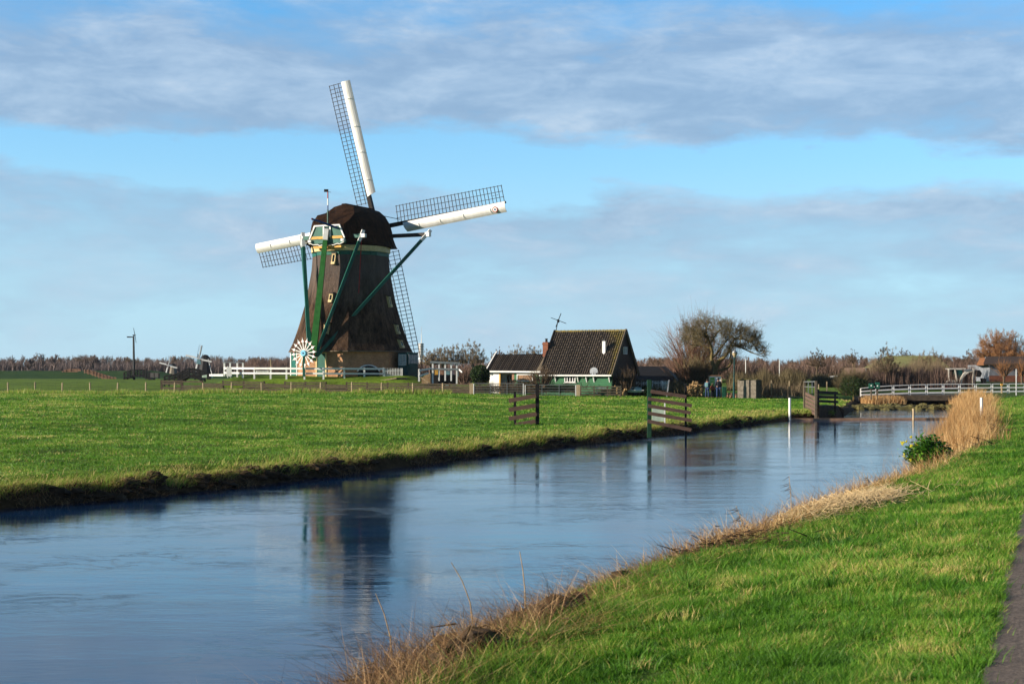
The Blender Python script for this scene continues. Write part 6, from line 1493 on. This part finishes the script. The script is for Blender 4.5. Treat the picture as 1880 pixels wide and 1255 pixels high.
# ragged edge of the left bank: tussocks, hanging dead stems
n = 24000; y = 28+RNG.random(n)**1.5*62; t = np.abs(RNG.normal(size=n))*.55+.30; x = Lx(y)-t; k = y/30
tag(blades('bank_tussocks', np.stack([x, y, hgt(x, y)-.02], 1), (.07+.12*RNG.random(n))*(.5+1.3*vn(x*1.2, y*1.2))*k**.3, .012*k**.9, RNG.normal(size=(n, 2))*.12+np.array([[.10, -.05]]), np.clip(.84+.16*RNG.normal(size=n), 0, 1), 'grass'), kind='stuff')
n = 15000; y = 28+RNG.random(n)**1.6*40; t = RNG.uniform(-.15, .6, n); x = Lx(y)-t; cl = vn(y*1.1, y*0+4)
keep = cl > .42; x, y, t = x[keep], y[keep], t[keep]; n = len(x); k = y/30
tag(blades('bank_dead_stems', np.stack([x, y, hgt(x, y)+.03], 1), RNG.uniform(-.25, .18, n), .012*k, RNG.normal(size=(n, 2))*.22+np.array([[.12, -.08]]), RNG.uniform(.2, 1, n), 'dead'), kind='stuff')
# mud clods and root balls along the left bank
b = MB(); rg = random.Random(4)
for i in range(420):
    y = 28+rg.random()**1.4*52; 
    if vn(np.array([y*.45]), np.array([2.0]))[0] < .40: continue
    x = float(Lx(y))-rg.uniform(.0, .55); b.blob((x, y, hz(x, y)+rg.uniform(-.06, .05)), rg.uniform(.07, .19), i, 8, 6, .4, (1.6, .9, .6))
tag(b.build('bank_clods', 'mud'), kind='stuff')

# right bank: dead stems from the waterline up to the grass
def stems(name, n, ymin, ymax, t0, t1, h0, h1, w0, mat, lean=.18, tl=0, th=1, power=1.2, gap=None, wf=.8):
    x, y = scatter(n, ymin, ymax, lambda y: Rx(y)+t0, lambda y: Rx(y)+t1, power); k = y/10
    hh = RNG.uniform(h0, h1, n)*(.45+1.1*vn(x*1.4, y*1.4))
    if gap is not None: m_ = vn(y*gap, y*0+6) > .35; x, y, k, hh = x[m_], y[m_], k[m_], hh[m_]
    n = len(x)
    return tag(blades(name, np.stack([x, y, hgt(x, y)-.03], 1), hh, w0*k**wf, RNG.normal(size=(n, 2))*lean*hh[:, None]*1.5, RNG.uniform(tl, th, n), mat, curve=.6), kind='stuff')
stems('dead_bank_stems', 10000, 7, 18, .4, 2.2, .10, .42, .0048, 'dead', .45, 0, 1.0, 1.0, .8)
stems('dead_bank_stems', 3500, 8, 24, .8, 2.3, .06, .26, .005, 'reed', .6, 0, .9, 1.1, .7)
stems('dead_bank_litter', 15000, 7, 18, .5, 2.2, .03, .13, .007, 'dead', 2.4, 0, .85, 1.0)
stems('dead_bank_stems', 7000, 16, 36, .4, 2.1, .08, .42, .0045, 'reed', .4, 0, 1, 1.0)
stems('dead_bank_litter', 14000, 10, 32, .5, 2.5, .03, .20, .006, 'reed', 1.6, 0, .95, 1.1)
stems('green_bank_fringe', 20000, 7, 40, 1.9, 2.9, .05, .16, .006, 'grass', .5, .3, 1, 1.2)
# the golden reed bed further along
def reeds(name, n, ymin, ymax, t0, t1, h0, h1, w0, tl, th):
    y = RNG.uniform(ymin, ymax, n); tt_ = RNG.uniform(t0, t1, n)+RNG.normal(size=n)*.35*(.4+vn(y*.7, y*0)); x = Rx(y)+tt_; hh = RNG.uniform(h0, h1, n)*(.45+.95*vn(x*.9, y*.5)); ln = RNG.normal(size=(n, 2))*.26+np.array([[.12, 0]])
    return tag(blades(name, np.stack([x, y, hgt(x, y)-.05], 1), hh, np.full(n, w0), ln*hh[:, None], RNG.uniform(tl, th, n), 'reed', curve=.8), kind='stuff')
reeds('golden_reeds', 10000, 38.5, 55, 1.1, 2.0, .25, .80, .012, .0, .95)
reeds('golden_reeds', 9000, 55, 92, .7, 1.8, .25, .72, .018, .0, .9)
reeds('golden_reeds', 1400, 35.5, 40, .5, 1.8, .2, .7, .010, .2, 1.0)
reeds('thin_reeds', 2600, 42, 92, -1.0, 1.0, .6, 1.3, .010, .1, .7)
reeds('golden_reeds', 4000, 92, 121, -.5, 1.6, .5, 1.0, .03, .2, .9)
x = RNG.uniform(X(1590, 121), X(1652, 121), 3500); y = RNG.uniform(119, 123, 3500)
tag(blades('bridge_reeds', np.stack([x, y, np.full(3500, .15)], 1), RNG.uniform(.3, .85, 3500), np.full(3500, .03), RNG.normal(size=(3500, 2))*.12, RNG.random(3500), 'reed'), kind='stuff')
# tall single stems with plume heads in front of the water
rg = random.Random(12)
def tallstem(px, py, d, h, lean, lb, plume=True):
    x = X(px, d); z = max(.05, Z(py, d)); g = thing('reed_stem', lb, 'reed', (x, d, z-.05), 'single reed stems before the water')
    b = MB(); p = [Vector((x+lean*h*t*t, d, z+h*t)) for t in (0, .35, .7, 1)]; b.tube(p, [.006, .005, .004, .003], 4); b.build('stalk', 'log', g)
    if plume:
        b = MB()
        for i in range(16):
            t = rg.uniform(.62, 1.0); q = Vector((x+lean*h*t*t, d, z+h*t)); s_ = rg.choice((-1, 1)); b.tube([q, q+Vector((s_*rg.uniform(.02, .11)-.03, rg.uniform(-.03, .03), rg.uniform(-.07, .01)))], [.004, .001], 3)
        b.build('plume', 'deadwood', g)
for i, (px, py, d, h, ln, lb) in enumerate([(1455, 1000, 19.5, .95, -.05, 'tallest single reed with drooping plumes above the straw heap'), (1372, 1022, 17.2, .62, -.22, 'reed stem bending left over the dead stems'), (1533, 955, 21, .42, .02, 'short reed stem beside the straw heap'),
        (1342, 1028, 16.6, .35, .05, 'short thin stem left of the bending reed'), (1590, 935, 23, .55, .05, 'thin reed above the right end of the straw heap'), (1298, 1020, 15.8, .33, .0, 'short dark stem on the root ball'), (965, 1120, 13.2, .55, -.1, 'thin dark stem above the torn black bank edge'), (868, 1145, 12.6, .55, -.35, 'curved bare stem left of the torn black bank edge'), (720, 1210, 11.8, .55, -.25, 'curved dark stem near the bottom edge')]):
    tallstem(px, py, d, h, ln, lb, i in (0, 1, 4))
# flattened straw heap
n = 1900; cx, cy = 4.9, 20.6; t = RNG.normal(size=n)*.66; s_ = RNG.normal(size=n)*.34; x = cx+t*.80+s_*.4; y = cy+t*1.1-s_*.8
L_ = RNG.uniform(.12, .6, n); an_ = .75+RNG.normal(size=n)*.65; sg = np.stack([x-np.cos(an_)*L_/2, y-np.sin(an_)*L_/2, hgt(x, y)+RNG.uniform(.0, .16, n), x+np.cos(an_)*L_/2, y+np.sin(an_)*L_/2, hgt(x, y)+RNG.uniform(.0, .26, n), np.full(n, .0042), np.full(n, .003)], 1)
MT['straw'] = simple('flat_straw', lin(236, 212, 164), lin(186, 154, 108), 6, rough=.9, bmp=0)
tag(tubes_np('straw_heap', sg, 'straw'), kind='stuff')
def brush(name, label, px, py, d, n, spread_, mat, seed, Lr=(.2, .6), r=.012, h=.25, thick_=False):
    rg = np.random.default_rng(seed); c = P(px, py, d); z = hz(c.x, c.y); g = thing(name, label, 'brush pile', (c.x, c.y, z))
    x = c.x+rg.normal(size=n)*spread_[0]; y = c.y+rg.normal(size=n)*spread_[1]; z = hgt(x, y)+np.abs(rg.normal(size=n))*h*.5; a = rg.uniform(0, 6.28, n); L_ = rg.uniform(*Lr, n); e = rg.uniform(-.3, .5, n)
    s = np.stack([x, y, z, x+np.cos(a)*L_, y+np.sin(a)*L_, z+e*L_, np.full(n, r)*rg.uniform(.6, 1.5, n), np.full(n, r*.6)], 1)
    o = tubes_np('branches', s, mat, g, sides=4); o['kind'] = 'stuff'; return g
brush('root_pile', 'tangle of dead roots and stems on the bank left of the straw heap', 1310, 1020, 16.3, 420, (.42, .22), 'deadwood', 1, (.06, .24), .006, .16)
brush('root_pile', 'pile of cut grey branches at the foot of the golden reeds', 1806, 775, 45, 260, (.35, .7), 'deadwood', 2, (.12, .4), .012, .22)
brush('root_pile', 'low heap of brown sticks right of the leafy green plant', 1768, 823, 37, 120, (.35, .4), 'deadwood', 3, (.2, .55), .012, .2)
brush('root_pile', 'brown roots hanging over the near bank by the bottom edge', 700, 1225, 10.6, 500, (.5, .35), 'deadwood', 4, (.05, .22), .006, .15)
# torn black edge of turf on the near bank
def turf(name, label, pxs, d0, d1, hh, seed):
    rg = random.Random(seed); g = MB(); m_ = 14
    c0 = Vector((X(pxs[0], d0), d0, 0)); c1 = Vector((X(pxs[1], d1), d1, 0))
    for i in range(m_):
        t = i/(m_-1); c = c0.lerp(c1, t); z = hz(c.x, c.y); g.blob((c.x, c.y, z+.02), hh*rg.uniform(.7, 1.2)*(1-.4*abs(2*t-1)), i+seed, 9, 6, .3, (1.3, .9, 1.0))
    return tag(g.build(name, 'mud'), label, 'clod')
turf('torn_turf', 'dark torn lump of turf with a pointed end on the near bank', (975, 1065), 11.2, 12.2, .13, 3)
turf('torn_turf', 'dark overhanging turf edge near the bottom of the near bank', (800, 930), 9.6, 10.6, .15, 9)
b = MB(); rg = random.Random(14)
for i in range(260):
    y = rg.uniform(8.5, 21); x = float(Rx(y))+rg.uniform(.75, 2.0)
    if vn(np.array([y*1.1]), np.array([5.0]))[0] < .45: continue
    b.blob((x, y, hz(x, y)+rg.uniform(-.03, .03)), rg.uniform(.04, .12), i, 7, 5, .4, (1.5, .9, .7))
tag(b.build('bank_turf_lumps', 'mud'), kind='stuff')
# leafy plants
def leafplant(label, px, py, d, w_, h_, n, leaf, seed, flowers=0):
    rg = np.random.default_rng(seed); x0 = X(px, d); z0 = hz(x0, d); zb = Z(py, d); g = thing('leafy_plant', label, 'plant', (x0, d, zb))
    st_ = []; cs = []; 
    for i in range(max(8, n//14)):
        a = rg.uniform(0, 6.28); rr_ = rg.random()**.6; tip = np.array([x0+cos(a)*rr_*w_/2-.1*w_, d+sin(a)*rr_*w_/2, zb+h_*(1-.45*rr_**2)*rg.uniform(.75, 1.05)])
        bs = np.array([x0+cos(a)*.08, d+sin(a)*.08, zb-.05]); md = (bs+tip)/2+np.array([cos(a), sin(a), 0])*.06; st_ += [(*bs, *md, .012, .009), (*md, *tip, .009, .004)]
        for k in range(14): t = rg.uniform(.15, 1.05); cs.append(md+(tip-md)*min(1, t)+rg.normal(size=3)*leaf*.8)
    c = np.array(cs); m_ = len(c); a = rg.normal(size=(m_, 3)); a[:, 2] = np.abs(a[:, 2])*.4; a /= np.linalg.norm(a, axis=1, keepdims=True); b_ = np.cross(a, rg.normal(size=(m_, 3))*.5+np.array([0, 0, 1.])); b_ /= np.linalg.norm(b_, axis=1, keepdims=True); nn_ = np.cross(a, b_)
    s = leaf*rg.uniform(.5, 1.3, (m_, 1)); v = np.stack([c-a*s, c+b_*s*.5+nn_*s*.12, c+a*s-nn_*s*.2, c-b_*s*.5+nn_*s*.12], 1)-np.array(parent_loc(g))[None, None]
    npmesh('leaves', v.reshape(-1, 3), np.arange(m_*4).reshape(-1, 4), np.zeros((0, 3), int), np.repeat(rg.random(m_), 4), 'bushgreen', g)
    tubes_np('stems', np.array(st_), 'bushgreen', g)
    if flowers:
        b = MB()
        for i in range(flowers):
            c = (x0-w_*rg.uniform(.25, .62), d+rg.normal()*.1, zb+h_*rg.uniform(.05, .95))
            for k in range(5): b.blob((c[0]+rg.normal()*.018, c[1]+rg.normal()*.018, c[2]+rg.normal()*.018), .018, k, 5, 3, .2)
        o = b.build('flowers', 'flower', g); o['kind'] = 'stuff'
    return g
leafplant('leafy dark green plant with yellow flowers on the bank before the golden reeds', 1712, 868, 32.5, 1.15, .88, 1900, .052, 1, 12)
leafplant('small bright green leafy plant at the left end of the straw heap', 1478, 990, 18.6, .22, .16, 110, .035, 2)
leafplant('low pale green leafy plant right of the leafy dark green plant', 1762, 862, 34, .5, .22, 160, .045, 3)

# taller tufts among the turf
def tufts(name, nc, per, ymin, ymax, xl, xr, power, rad, h0, w0, tl, th):
    x, y = scatter(nc, ymin, ymax, xl, xr, power); k = y/ymin; sz = RNG.uniform(.6, 1.4, nc)
    n = nc*per; a = RNG.uniform(0, 2*pi, n); r = np.abs(RNG.normal(size=n))*rad; i = np.repeat(np.arange(nc), per); xx = x[i]+np.cos(a)*r*sz[i]*k[i]**.4*1.5; yy = y[i]+np.sin(a)*r*sz[i]*k[i]**.4*1.5
    h = h0*sz[i]*RNG.uniform(.5, 1.1, n)*k[i]**.3; ln = np.stack([np.cos(a), np.sin(a)], 1)*h[:, None]*.5+RNG.normal(size=(n, 2))*.2*h[:, None]
    return tag(blades(name, np.stack([xx, yy, hgt(xx, yy)-.01], 1), h, w0*k[i]**.8, ln, np.clip(RNG.uniform(tl, th, nc)[i]+RNG.normal(size=n)*.08, 0, 1), 'grass'), kind='stuff')
tufts('grass_tufts', 420, 70, 6.5, 34, Gx, lambda y: np.minimum(PathL(y)-.05, .40*y), 1.4, .05, .10, .0050, .10, .45)
tufts('dry_tufts', 160, 45, 6.5, 34, Gx, lambda y: np.minimum(PathL(y)-.05, .40*y), 1.4, .05, .08, .0045, .75, .98)
tufts('meadow_tufts', 1500, 14, 29, 118, lambda y: -.385*y, lambda y: Lx(y)-1.2, 1.3, .09, .09, .015, .02, .45)
tufts('meadow_dry_tufts', 700, 14, 29, 118, lambda y: -.385*y, lambda y: Lx(y)-.6, 1.3, .10, .08, .015, .75, 1.0)
